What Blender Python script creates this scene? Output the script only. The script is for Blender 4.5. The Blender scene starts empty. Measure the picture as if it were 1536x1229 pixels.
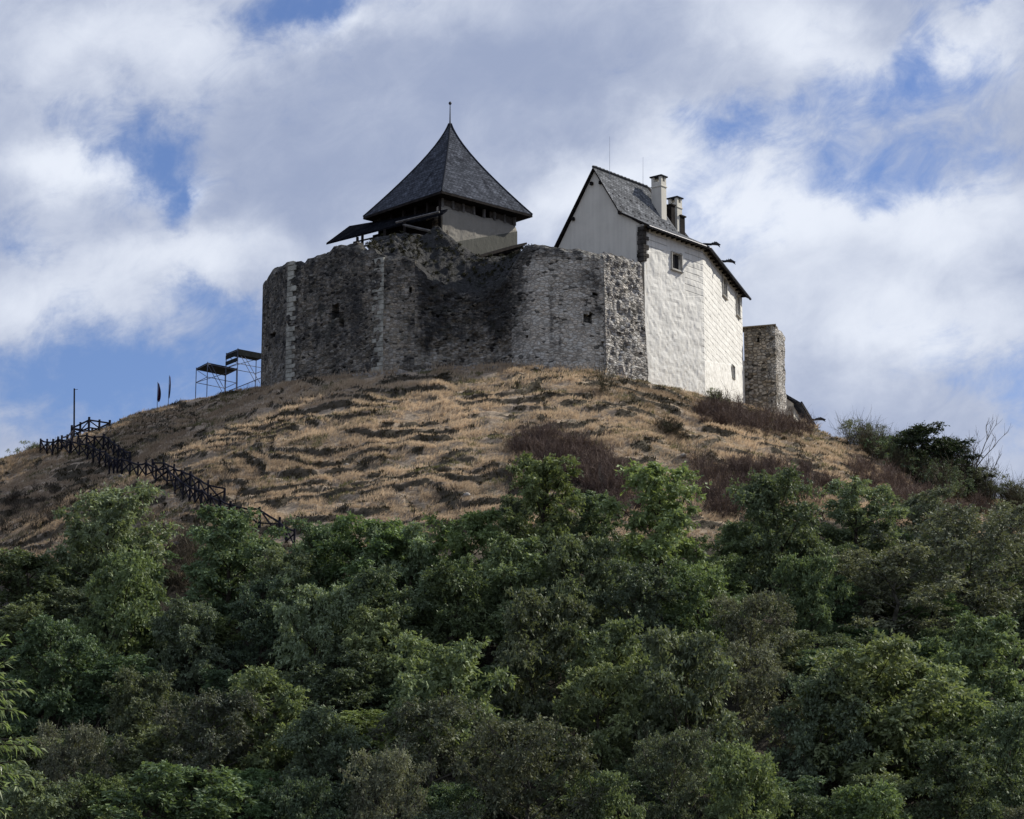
import bpy, math, random
import numpy as np
from mathutils import Vector
R = math.radians
sc = bpy.context.scene
COL = sc.collection

# ------------------------------------------------------------------ camera
FPX, CXP, CYP, PITCH = 3725.0, 768.0, 614.5, R(12.2)
CAMZ = 1.7
cam_d = bpy.data.cameras.new('camera'); cam = bpy.data.objects.new('camera', cam_d); COL.objects.link(cam)
cam.location = (0, 0, CAMZ); cam.rotation_euler = (math.pi/2 + PITCH, 0, 0)
cam_d.sensor_width = 36; cam_d.lens = 36*FPX/1536; cam_d.clip_end = 20000; cam_d.clip_start = 0.5
sc.camera = cam

# ------------------------------------------------------------------ light
SUN_AZ, SUN_EL = R(25), R(38)          # azimuth from +X towards +Y (behind the castle, from the right)
sd = Vector((math.cos(SUN_AZ)*math.cos(SUN_EL), math.sin(SUN_AZ)*math.cos(SUN_EL), math.sin(SUN_EL)))
ld = bpy.data.lights.new('sun', 'SUN'); ld.energy = 4.3; ld.angle = R(0.55); ld.color = (1, .94, .84)
sun = bpy.data.objects.new('sun', ld); COL.objects.link(sun)
sun.rotation_euler = sd.to_track_quat('Z', 'Y').to_euler(); sun.location = (60, 100, 120)
sc.view_settings.view_transform = 'Standard'; sc.view_settings.look = 'None'
sc.view_settings.exposure = 0.32; sc.view_settings.gamma = 1

# ------------------------------------------------------------------ node helper
class NT:
    def __init__(s, tree): s.t = tree; s.n = tree.nodes; s.l = tree.links
    def put(s, sock, v):
        if v is None: return
        if hasattr(v, 'is_linked'): s.l.new(v, sock)
        elif isinstance(v, (tuple, list)) and sock.type == 'RGBA' and len(v) == 3: sock.default_value = (*v, 1)
        else: sock.default_value = v
    def new(s, typ, props=None, **ins):
        nd = s.n.new(typ)
        for k, v in (props or {}).items(): setattr(nd, k, v)
        for k, v in ins.items():
            k2 = int(k[1:]) if k[0] == '_' and k[1:].isdigit() else k.replace('_', ' ')
            s.put(nd.inputs[k2], v)
        return nd
    def m(s, op, a, b=None, c=None, clamp=False):
        nd = s.n.new('ShaderNodeMath'); nd.operation = op; nd.use_clamp = clamp
        s.put(nd.inputs[0], a); s.put(nd.inputs[1], b); s.put(nd.inputs[2], c); return nd.outputs[0]
    def vm(s, op, a, b=None, out=0):
        nd = s.n.new('ShaderNodeVectorMath'); nd.operation = op
        s.put(nd.inputs[0], a); s.put(nd.inputs[1], b); return nd.outputs[out]
    def mix(s, f, a, b, mode='MIX'):
        nd = s.n.new('ShaderNodeMix'); nd.data_type = 'RGBA'; nd.blend_type = mode; nd.clamp_factor = True
        s.put(nd.inputs[0], f); s.put(nd.inputs[6], a); s.put(nd.inputs[7], b); return nd.outputs[2]
    def ss(s, v, lo, hi, a=0., b=1.):
        nd = s.n.new('ShaderNodeMapRange'); nd.interpolation_type = 'SMOOTHSTEP'
        s.put(nd.inputs[0], v); s.put(nd.inputs[1], lo); s.put(nd.inputs[2], hi); s.put(nd.inputs[3], a); s.put(nd.inputs[4], b)
        return nd.outputs[0]
    def noise(s, vec, scale, detail=3, rough=.55, dist=0.):
        nd = s.n.new('ShaderNodeTexNoise'); s.put(nd.inputs['Vector'], vec)
        nd.inputs['Scale'].default_value = scale; nd.inputs['Detail'].default_value = detail
        nd.inputs['Roughness'].default_value = rough; nd.inputs['Distortion'].default_value = dist
        return nd.outputs[0]

# ------------------------------------------------------------------ world: Nishita sky with procedural clouds by direction
w = bpy.data.worlds.new('World'); sc.world = w; w.use_nodes = True
t = NT(w.node_tree); t.n.clear()
sky = t.new('ShaderNodeTexSky', dict(sky_type='NISHITA', sun_disc=False, sun_elevation=SUN_EL,
            sun_rotation=math.pi/2 - SUN_AZ, altitude=300, air_density=1.0, dust_density=.4, ozone_density=2.5))
tc = t.new('ShaderNodeTexCoord').outputs['Generated']
sep = t.new('ShaderNodeSeparateXYZ', _0=tc)
az = t.m('ARCTAN2', sep.outputs[0], sep.outputs[1]); el = t.m('ARCSINE', sep.outputs[2])
sx = t.m('MULTIPLY_ADD', az, 3.725, .768)
sy = t.m('MULTIPLY_ADD', el, -3.725, .6145 + 3.725*PITCH)
P0 = t.new('ShaderNodeCombineXYZ', _0=sx, _1=sy).outputs[0]
wn = t.new('ShaderNodeTexNoise'); t.l.new(P0, wn.inputs['Vector']); wn.inputs['Scale'].default_value = 5.0; wn.inputs['Detail'].default_value = 9; wn.inputs['Roughness'].default_value = .6
wv = t.vm('SUBTRACT', wn.outputs[1], (.5, .5, .5)); wv = t.vm('MULTIPLY', wv, (.26, .20, 0))
P = t.vm('ADD', P0, wv)
def blob(x, y, rx, ry, s, rot=0):
    v = t.vm('SUBTRACT', P, (x/1000, y/1000, 0))
    if rot:
        r_ = t.new('ShaderNodeVectorRotate', dict(rotation_type='Z_AXIS')); t.l.new(v, r_.inputs[0]); r_.inputs['Angle'].default_value = R(rot); v = r_.outputs[0]
    v = t.vm('MULTIPLY', v, (1000/rx, 1000/ry, 0)); d = t.vm('DOT_PRODUCT', v, v, 1)
    return t.m('MULTIPLY', t.m('EXPONENT', t.m('MULTIPLY', d, -1.)), float(s))
def total(lst):
    o = None
    for b_ in lst:
        v = blob(*b_); o = v if o is None else t.m('ADD', o, v)
    return o
gaps = total([(430, 15, 120, 48, 1.0), (185, 235, 100, 75, .95, 35), (222, 315, 40, 50, .7), (25, 400, 60, 60, .55), (170, 590, 330, 85, 1.25),
              (320, 480, 90, 40, .8, -20), (20, 480, 50, 50, -.3), (1135, 198, 95, 42, .75, -12), (1370, 205, 150, 110, .62, -30), (1345, 300, 170, 48, .62), (1415, 70, 40, 100, .6),
              (1510, 10, 60, 26, .6), (1530, 600, 110, 70, .8), (1450, 150, 120, 60, .35), (1050, 320, 45, 60, .4), (1130, 420, 50, 70, .35), (80, 180, 70, 30, .4)])
brite = total([(90, 80, 170, 70, .55, 15), (300, 90, 110, 60, .5), (475, 58, 60, 32, .8), (90, 275, 120, 50, .85), (245, 300, 34, 28, .8), (270, 400, 210, 42, .6),
               (60, 470, 160, 50, .55), (1010, 245, 160, 90, .75), (1230, 70, 190, 70, .6, -25), (1480, 95, 80, 60, .65), (1130, 330, 260, 60, .55), (1420, 350, 200, 45, .45), (1350, 520, 300, 60, .4),
               (640, 40, 150, 60, .3), (850, 300, 90, 60, .5), (740, 90, 260, 70, -.35), (480, 240, 170, 90, -.3), (820, 200, 120, 40, -.2), (1250, 430, 220, 80, .35), (1420, 480, 160, 70, .3)])
Pr = t.new('ShaderNodeVectorRotate', dict(rotation_type='Z_AXIS')); t.l.new(P0, Pr.inputs[0]); Pr.inputs['Angle'].default_value = R(25)
Ps = t.vm('MULTIPLY', Pr.outputs[0], (1, 1.7, 1))
n1 = t.noise(Ps, 3.0, 9, .6, .3); n2 = t.noise(Ps, 3.4, 7, .5, .2); n3 = t.noise(t.vm('MULTIPLY', Pr.outputs[0], (1, 1.5, 1)), 10, 10, .66, .5)
dens = t.m('SUBTRACT', t.m('MULTIPLY_ADD', n1, 1.7, .12), gaps)
dens = t.m('ADD', dens, t.m('MULTIPLY', t.m('SUBTRACT', n3, .5), 1.15))
cov = t.ss(dens, -.12, .80, 0.0, 1.)
br = t.m('ADD', t.m('MULTIPLY_ADD', t.m('SUBTRACT', n2, .5), .95, .16), brite)
br = t.m('ADD', br, t.m('MULTIPLY', t.m('SUBTRACT', n3, .5), .55))
ccol = t.mix(t.ss(br, -.25, 1.15), (.265, .315, .45), (.66, .70, .78))
skyc = t.mix(1., sky.outputs[0], (.069, .072, .091), 'MULTIPLY')
fin = t.mix(cov, skyc, ccol)
bg = t.new('ShaderNodeBackground', Color=fin, Strength=1.0)
t.l.new(bg.outputs[0], t.new('ShaderNodeOutputWorld').inputs[0])

# ------------------------------------------------------------------ projection helpers (photo pixel <-> world)
CP, SP = math.cos(PITCH), math.sin(PITCH)
def ray(px, py):
    a, b = (px-CXP)/FPX, (CYP-py)/FPX
    return a, CP - b*SP, SP + b*CP
def at(px, py, Y):
    x, y, z = ray(px, py); k = Y/y; return Vector((x*k, Y, CAMZ + z*k))
def at_z(px, py, z):
    x, y, zz = ray(px, py); k = (z-CAMZ)/zz; return Vector((x*k, y*k, z))
def proj(x, y, z):
    z = z - CAMZ; d = y*CP + z*SP; u = -y*SP + z*CP
    return CXP + FPX*x/d, CYP - FPX*u/d

# ------------------------------------------------------------------ numpy noise
_rs = np.random.RandomState(7); TAB = _rs.rand(256, 256)
def vn(x, y, s=0):
    x = np.asarray(x, float) + s*17.31; y = np.asarray(y, float) + s*9.77
    xi = np.floor(x).astype(int); yi = np.floor(y).astype(int); fx = x-xi; fy = y-yi
    fx = fx*fx*(3-2*fx); fy = fy*fy*(3-2*fy)
    a = TAB[xi & 255, yi & 255]; b = TAB[(xi+1) & 255, yi & 255]; c = TAB[xi & 255, (yi+1) & 255]; d = TAB[(xi+1) & 255, (yi+1) & 255]
    return (a*(1-fx)+b*fx)*(1-fy) + (c*(1-fx)+d*fx)*fy
def fbm(x, y, o=4, s=0, g=.5):
    v = 0; a = 1; n = 0
    for i in range(o): v = v + a*vn(x*2**i, y*2**i, s+i*3); n += a; a *= g
    return v/n
def sstep(a, b, x):
    t_ = np.clip((x-a)/(b-a), 0, 1); return t_*t_*(3-2*t_)

# ------------------------------------------------------------------ terrain function
CREST = [(-900, 960, 205), (-500, 830, 222), (-200, 735, 232), (0, 693, 236), (55, 679, 236), (100, 670, 236), (165, 644, 236), (230, 620, 236), (290, 603, 235), (340, 594, 234),
         (393, 585, 231), (455, 575, 224), (560, 563, 219), (700, 554, 217.5), (780, 551, 217), (860, 557, 217.5), (930, 571, 218.5), (970, 580, 220.5),
         (1058, 602, 229), (1120, 616, 239), (1177, 632, 243), (1230, 658, 243), (1340, 706, 242), (1440, 738, 241), (1536, 760, 240), (1800, 830, 234), (2300, 980, 220)]
cp = []
for (a, b) in zip(CREST[:-1], CREST[1:]):
    pa, pb = at(*a), at(*b); n = max(2, int((pb-pa).length/.6))
    for i in range(n): cp.append(pa.lerp(pb, i/n))
cp = np.array([tuple(p) for p in cp])
# smooth the crest line
for _ in range(3): cp[1:-1] = (cp[:-2]+2*cp[1:-1]+cp[2:])/4
inner = np.array([(p[0]*.95, p[1]+dy, p[2]-.4-.03*dy) for p in cp[::4] if -24 < p[0] < 28 for dy in (5, 10, 15)])
ALLP = np.vstack([cp, inner])
def base_z(x, y):
    x = np.atleast_1d(np.asarray(x, float)); y = np.atleast_1d(np.asarray(y, float)); out = np.empty(x.size)
    xf, yf = x.ravel(), y.ravel()
    for i in range(0, xf.size, 20000):
        d = np.sqrt((xf[i:i+20000, None]-ALLP[None, :, 0])**2 + (yf[i:i+20000, None]-ALLP[None, :, 1])**2)
        drop = .60*(np.sqrt(d*d+2.0)-1.414)
        out[i:i+20000] = (ALLP[None, :, 2]-drop).max(1)
    out = out.reshape(x.shape)
    k = 4.0
    return np.where(out > 25, out, k*np.logaddexp(out/k, 0)) if True else out
def crest_dist(x, y):
    x = np.asarray(x, float); y = np.asarray(y, float); out = np.empty(x.size); xf, yf = x.ravel(), y.ravel()
    for i in range(0, xf.size, 20000):
        out[i:i+20000] = np.sqrt(((xf[i:i+20000, None]-cp[None, :, 0])**2 + (yf[i:i+20000, None]-cp[None, :, 1])**2)).min(1)
    return out.reshape(x.shape)
def terrain(x, y, full=False):
    x = np.atleast_1d(np.asarray(x, float)); y = np.atleast_1d(np.asarray(y, float))
    z = base_z(x, y); d = crest_dist(x, y)
    front = y < np.interp(x, cp[:, 0], cp[:, 1])+2
    fade = sstep(.5, 3.5, d)*front
    S = 1.3
    wv_ = z/S + 5.5*fbm(x/14, y/10, 3, 1) + 2.3*fbm(x/4.2, y/3.2, 4, 5)
    fr = wv_-np.floor(wv_)
    prof = np.where(fr < .22, fr/.22*.66, .66+(fr-.22)/.78*.34)      # steep riser, gentle tread
    mask = sstep(.39, .52, fbm(x/6.0+40, y/2.6, 4, 11, .6))
    mask = mask*sstep(-.5, .1, fbm(x/22, y/20, 2, 19)-.33)*fade
    z2 = z + mask*S*.95*(prof-fr)
    z2 = z2 + fade*(1.1*(fbm(x/6, y/5, 3, 23)-.5) + .5*(fbm(x/1.7, y/1.3, 3, 29)-.5))
    if full: return z2, np.where(fr < .24, 1., 0.)*mask, mask, d
    return z2
def tz(x, y): return float(terrain([x], [y])[0])
def ground_at(px, py, y0=125., y1=262.):
    Y = np.arange(y0, y1, .25); rx, ry, rz = ray(px, py)
    X = rx/ry*Y; Z = CAMZ + rz/ry*Y; T = terrain(X, Y)
    h = np.where(T >= Z)[0]
    i = h[0] if len(h) else int(np.argmax(T-Z))
    return Vector((X[i], Y[i], T[i]))

# ------------------------------------------------------------------ object helpers
ORG = {}
def tag(o, label=None, cat=None, group=None, kind=None):
    if label: o['label'] = label
    if cat: o['category'] = cat
    if group: o['group'] = group
    if kind: o['kind'] = kind
    return o
def thing(name, loc, label, cat, group=None):
    o = bpy.data.objects.new(name, None); COL.objects.link(o); o.location = loc; ORG[o.name] = Vector(loc)
    o.empty_display_size = .5
    return tag(o, label, cat, group)
def link_mesh(name, me, mat, parent=None):
    o = bpy.data.objects.new(name, me); COL.objects.link(o)
    if mat: me.materials.append(mat)
    if parent: o.parent = parent
    ORG[o.name] = ORG.get(parent.name, Vector((0, 0, 0))) if parent else Vector((0, 0, 0))
    return o
class MB:
    def __init__(s): s.v = []; s.f = []; s.uv = {}
    def quadmesh(s, vs, fs):
        b = len(s.v); s.v += [tuple(p) for p in vs]; s.f += [tuple(i+b for i in f) for f in fs]; return s
    def box(s, c, ax, ay, az_, hx, hy, hz):
        c, ax, ay, az_ = Vector(c), Vector(ax).normalized(), Vector(ay).normalized(), Vector(az_).normalized()
        vs = [c+ax*(i*hx)+ay*(j*hy)+az_*(k*hz) for k in (-1, 1) for j in (-1, 1) for i in (-1, 1)]
        return s.quadmesh(vs, [(0, 2, 3, 1), (4, 5, 7, 6), (0, 1, 5, 4), (2, 6, 7, 3), (0, 4, 6, 2), (1, 3, 7, 5)])
    def abox(s, x0, x1, y0, y1, z0, z1): return s.box(((x0+x1)/2, (y0+y1)/2, (z0+z1)/2), (1, 0, 0), (0, 1, 0), (0, 0, 1), (x1-x0)/2, (y1-y0)/2, (z1-z0)/2)
    def tube(s, pts, rad, n=6):
        pts = [Vector(p) for p in pts]; rad = rad if isinstance(rad, (list, tuple)) else [rad]*len(pts); rings = []
        for i, p in enumerate(pts):
            d = (pts[min(i+1, len(pts)-1)]-pts[max(i-1, 0)]).normalized()
            a = d.cross(Vector((0, 0, 1)) if abs(d.z) < .95 else Vector((1, 0, 0))).normalized(); b = d.cross(a)
            rings.append([p+(a*math.cos(2*math.pi*k/n)+b*math.sin(2*math.pi*k/n))*rad[i] for k in range(n)])
        vs = [q for r_ in rings for q in r_]; fs = []
        for i in range(len(pts)-1):
            for k in range(n): fs.append((i*n+k, i*n+(k+1) % n, (i+1)*n+(k+1) % n, (i+1)*n+k))
        fs += [tuple(range(n))[::-1], tuple((len(pts)-1)*n+k for k in range(n))]
        return s.quadmesh(vs, fs)
    def slab(s, poly, th, dirv=(0, 0, -1)):
        dv = Vector(dirv)*th; n = len(poly); poly = [Vector(p) for p in poly]
        return s.quadmesh(poly+[p+dv for p in poly], [tuple(range(n)), tuple(range(2*n-1, n-1, -1))]+[(i, (i+1) % n+0, (i+1) % n+n, i+n)[::-1] for i in range(n)])
    def build(s, name, mat, parent=None, bevel=0, smooth=False):
        org = ORG.get(parent.name, Vector((0, 0, 0))) if parent else Vector((0, 0, 0))
        me = bpy.data.meshes.new(name); me.from_pydata([tuple(Vector(p)-org) for p in s.v], [], s.f); me.update()
        o = link_mesh(name, me, mat, parent)
        if bevel:
            b = o.modifiers.new('bevel', 'BEVEL'); b.width = bevel; b.segments = 2; b.limit_method = 'ANGLE'
        if smooth: me.polygons.foreach_set('use_smooth', [True]*len(me.polygons))
        return o
def fast_mesh(name, verts, faces_n, nper, attrs=None, smooth=False):
    """verts Nx3 array, faces_n: MxK index array (all same size nper)"""
    me = bpy.data.meshes.new(name); V = np.asarray(verts, np.float32); Fc = np.asarray(faces_n, np.int32)
    me.vertices.add(len(V)); me.vertices.foreach_set('co', V.ravel())
    me.loops.add(Fc.size); me.loops.foreach_set('vertex_index', Fc.ravel())
    me.polygons.add(len(Fc)); me.polygons.foreach_set('loop_start', np.arange(0, Fc.size, nper, dtype=np.int32))
    me.polygons.foreach_set('loop_total', np.full(len(Fc), nper, np.int32))
    if smooth: me.polygons.foreach_set('use_smooth', np.ones(len(Fc), bool))
    me.update(calc_edges=True); me.validate()
    for k, a in (attrs or {}).items():
        at_ = me.attributes.new(k, 'FLOAT', 'POINT'); at_.data.foreach_set('value', np.asarray(a, np.float32).ravel())
    return me

# ------------------------------------------------------------------ materials
def mat_new(name):
    m = bpy.data.materials.new(name); m.use_nodes = True; t = NT(m.node_tree); t.n.clear()
    out = t.new('ShaderNodeOutputMaterial'); bs = t.new('ShaderNodeBsdfPrincipled'); t.l.new(bs.outputs[0], out.inputs[0])
    bs.inputs['Specular IOR Level'].default_value = .25
    return m, t, bs, out
def bump(t, bs, h, strength=.5, dist=.1):
    b = t.new('ShaderNodeBump', Height=h, Strength=strength, Distance=dist); t.l.new(b.outputs[0], bs.inputs['Normal'])
def mat_plain(name, c, rough=.8, var=.25, scale=3., bumpy=.3, metal=0.):
    m, t, bs, out = mat_new(name); tcn = t.new('ShaderNodeTexCoord').outputs['Object']; bs.inputs['Specular IOR Level'].default_value = .04 if rough >= .75 else .25
    n = t.noise(tcn, scale, 5, .6); n_ = t.noise(tcn, scale*9, 3, .6)
    f = t.m('ADD', t.m('MULTIPLY', n, .7), t.m('MULTIPLY', n_, .3))
    c0 = tuple(x*(1-var*1.6) for x in c); c1 = tuple(min(1, x*(1+var*1.2)) for x in c)
    t.put(bs.inputs['Base Color'], t.mix(t.ss(f, .3, .7), c0, c1)); bs.inputs['Roughness'].default_value = rough; bs.inputs['Metallic'].default_value = metal
    if bumpy: bump(t, bs, n_, bumpy, .03)
    return m
def mat_stone(name, light=(.36, .35, .32), dark=(.032, .034, .038), su=1.9, sv=3.0, joint=.45, moss=0., rel=.9, cellv=.55, coarse=0., rand=.68, warmth=.78):
    m, t, bs, out = mat_new(name)
    uv = t.new('ShaderNodeUVMap').outputs[0]
    dn = t.new('ShaderNodeTexNoise'); t.l.new(uv, dn.inputs['Vector']); dn.inputs['Scale'].default_value = 2.6; dn.inputs['Detail'].default_value = 6; dn.inputs['Roughness'].default_value = .65
    dv = t.vm('MULTIPLY', t.vm('SUBTRACT', dn.outputs[1], (.5, .5, .5)), (.35, .22, 0))
    p = t.vm('MULTIPLY', t.vm('ADD', uv, dv), (su, sv, 1))
    fi0 = t.noise(uv, 3.5, 5, .7)
    vo = t.new('ShaderNodeTexVoronoi', dict(feature='F1'), Vector=p, Scale=1., Randomness=rand)
    ve = t.new('ShaderNodeTexVoronoi', dict(feature='DISTANCE_TO_EDGE'), Vector=p, Scale=1., Randomness=rand)
    cs = t.new('ShaderNodeSeparateColor', _0=vo.outputs['Color'])
    jm = t.m('MULTIPLY', t.ss(ve.outputs['Distance'], .0, .17), t.ss(fi0, .25, .5, .75, 1.))
    cellb = t.m('MULTIPLY_ADD', cs.outputs[0], cellv*1.3, 1-cellv*.65)
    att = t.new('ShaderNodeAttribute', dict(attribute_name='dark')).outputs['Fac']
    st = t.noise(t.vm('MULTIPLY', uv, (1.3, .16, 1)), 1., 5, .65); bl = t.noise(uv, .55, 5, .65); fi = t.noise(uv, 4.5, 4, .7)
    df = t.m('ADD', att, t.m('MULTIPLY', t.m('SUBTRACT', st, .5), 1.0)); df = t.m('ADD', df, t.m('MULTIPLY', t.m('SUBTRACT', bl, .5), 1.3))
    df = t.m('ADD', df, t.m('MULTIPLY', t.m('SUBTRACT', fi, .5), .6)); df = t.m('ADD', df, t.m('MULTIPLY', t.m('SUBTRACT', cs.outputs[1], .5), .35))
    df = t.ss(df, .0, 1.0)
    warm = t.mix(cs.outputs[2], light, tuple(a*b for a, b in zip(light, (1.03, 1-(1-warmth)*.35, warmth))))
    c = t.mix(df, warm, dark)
    if moss: c = t.mix(t.m('MULTIPLY', t.ss(t.noise(uv, .9, 5, .7), .5, .68), moss), c, (.035, .042, .022))
    c = t.mix(1., c, t.new('ShaderNodeCombineColor', _0=cellb, _1=cellb, _2=cellb).outputs[0], 'MULTIPLY')
    jd = t.m('MULTIPLY_ADD', jm, 1-joint, joint); missing = t.ss(cs.outputs[1], .93, .96, 1., .25)
    jd = t.m('MULTIPLY', jd, missing)
    c = t.mix(1., c, t.new('ShaderNodeCombineColor', _0=jd, _1=jd, _2=jd).outputs[0], 'MULTIPLY')
    t.put(bs.inputs['Base Color'], c); bs.inputs['Roughness'].default_value = .92
    h = t.m('ADD', t.m('MULTIPLY', jm, .6), t.m('ADD', t.m('MULTIPLY', cs.outputs[0], .5+coarse), t.m('MULTIPLY', fi, .6)))
    bump(t, bs, h, rel, .16)
    return m
def mat_plaster(name, c=(.76, .75, .705), lines=True, wavy=.5):
    m, t, bs, out = mat_new(name)
    uv = t.new('ShaderNodeUVMap').outputs[0]
    n = t.noise(uv, .45, 6, .65); f = t.noise(t.vm('MULTIPLY', uv, (2.2, 1.1, 1)), 1.3, 4, .6, .6); st = t.noise(t.vm('MULTIPLY', uv, (2.2, .13, 1)), 1., 4, .6)
    k = t.m('ADD', t.m('MULTIPLY', n, .5), t.m('MULTIPLY', st, .5))
    col = t.mix(t.ss(k, .34, .62), tuple(x*.86 for x in c), c)
    h = t.m('ADD', t.m('MULTIPLY', f, .7), t.m('MULTIPLY', t.noise(uv, .9, 5, .7), .5))
    if lines:
        vz = t.new('ShaderNodeSeparateXYZ', _0=uv).outputs[1]; s2 = t.noise(t.vm('MULTIPLY', uv, (3.2, .10, 1)), 1., 5, .65); sp_ = t.noise(uv, 2.2, 6, .75)
        drip = t.m('MULTIPLY', t.ss(s2, .50, .72), t.ss(vz, -6.5, -.5, .25, 1.)); col = t.mix(t.m('MULTIPLY', drip, .42), col, (.30, .28, .24))
        dirt = t.m('MULTIPLY', t.ss(t.m('ADD', sp_, t.m('MULTIPLY', vz, -.018)), .66, .92), .5); col = t.mix(dirt, col, (.36, .33, .27))
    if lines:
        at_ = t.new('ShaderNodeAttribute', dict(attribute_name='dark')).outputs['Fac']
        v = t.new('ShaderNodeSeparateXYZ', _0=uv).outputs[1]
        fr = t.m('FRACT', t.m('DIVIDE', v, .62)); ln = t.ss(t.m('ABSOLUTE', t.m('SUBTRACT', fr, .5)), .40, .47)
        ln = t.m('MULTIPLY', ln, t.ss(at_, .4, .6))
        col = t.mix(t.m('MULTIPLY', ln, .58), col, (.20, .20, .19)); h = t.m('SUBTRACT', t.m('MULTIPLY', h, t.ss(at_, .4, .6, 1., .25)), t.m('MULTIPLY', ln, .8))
    t.put(bs.inputs['Base Color'], col); bs.inputs['Roughness'].default_value = .9
    bump(t, bs, h, wavy, .22)
    return m
def mat_slate(name, c=(.12, .125, .14), sc_=1.):
    m, t, bs, out = mat_new(name)
    uv = t.new('ShaderNodeUVMap').outputs[0]
    br_ = t.new('ShaderNodeTexBrick', dict(offset=.5), Vector=uv, Color1=tuple(x*.65 for x in c), Color2=tuple(x*1.42 for x in c), Mortar=tuple(x*.45 for x in c), Scale=1./sc_)
    br_.inputs['Mortar Size'].default_value = .03; br_.inputs['Brick Width'].default_value = .42; br_.inputs['Row Height'].default_value = .30; br_.inputs['Bias'].default_value = 0
    n = t.noise(uv, 1.1, 5, .65); s_ = t.noise(t.vm('MULTIPLY', uv, (1.6, .25, 1)), 1., 4, .6); f = t.noise(uv, 7, 3, .7)
    k = t.m('ADD', t.m('ADD', t.m('MULTIPLY', n, .6), t.m('MULTIPLY', s_, .5)), t.m('MULTIPLY', f, .5))
    k = t.ss(k, .5, 1.1, .5, 1.65)
    col = t.mix(1., br_.outputs[0], t.new('ShaderNodeCombineColor', _0=k, _1=k, _2=k).outputs[0], 'MULTIPLY')
    col = t.mix(t.ss(f, .66, .74, 0, .5), col, tuple(min(.5, x*2.6) for x in c))
    t.put(bs.inputs['Base Color'], col); bs.inputs['Roughness'].default_value = .85; bs.inputs['Specular IOR Level'].default_value = 0
    bump(t, bs, t.m('ADD', t.m('MULTIPLY', br_.outputs['Fac'], -.5), f), .5, .05)
    return m
def mat_leaf(name, c1, c2, trans=.35, rough=.55, hv=.5, tt=(1.2, 1.2, .62), spec=.2):
    m, t, bs, out = mat_new(name)
    a = t.new('ShaderNodeAttribute', dict(attribute_name='tone')).outputs['Fac']
    r_ = t.new('ShaderNodeObjectInfo').outputs['Random']
    col = t.mix(t.m('ADD', t.m('MULTIPLY', a, .75), t.m('MULTIPLY', r_, .25)), c1, c2)
    k = t.m('MULTIPLY_ADD', t.m('FRACT', t.m('MULTIPLY', r_, 7.3)), hv, 1-hv*.5)
    col = t.mix(1., col, t.new('ShaderNodeCombineColor', _0=k, _1=k, _2=t.m('MULTIPLY', k, .95)).outputs[0], 'MULTIPLY')
    if hv > .25:
        hs_n = t.new('ShaderNodeHueSaturation', Color=col, Hue=t.m('MULTIPLY_ADD', t.m('FRACT', t.m('MULTIPLY', r_, 13.7)), .050, .478), Saturation=t.m('MULTIPLY_ADD', t.m('FRACT', t.m('MULTIPLY', r_, 29.1)), .35, .75), Value=1.); col = hs_n.outputs[0]
    t.put(bs.inputs['Base Color'], col); bs.inputs['Roughness'].default_value = rough; bs.inputs['Specular IOR Level'].default_value = spec
    tr = t.new('ShaderNodeBsdfTranslucent', Color=t.mix(1., col, tt, 'MULTIPLY'))
    mx = t.new('ShaderNodeMixShader', _0=trans); t.l.new(bs.outputs[0], mx.inputs[1]); t.l.new(tr.outputs[0], mx.inputs[2]); t.l.new(mx.outputs[0], out.inputs[0])
    return m

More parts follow.
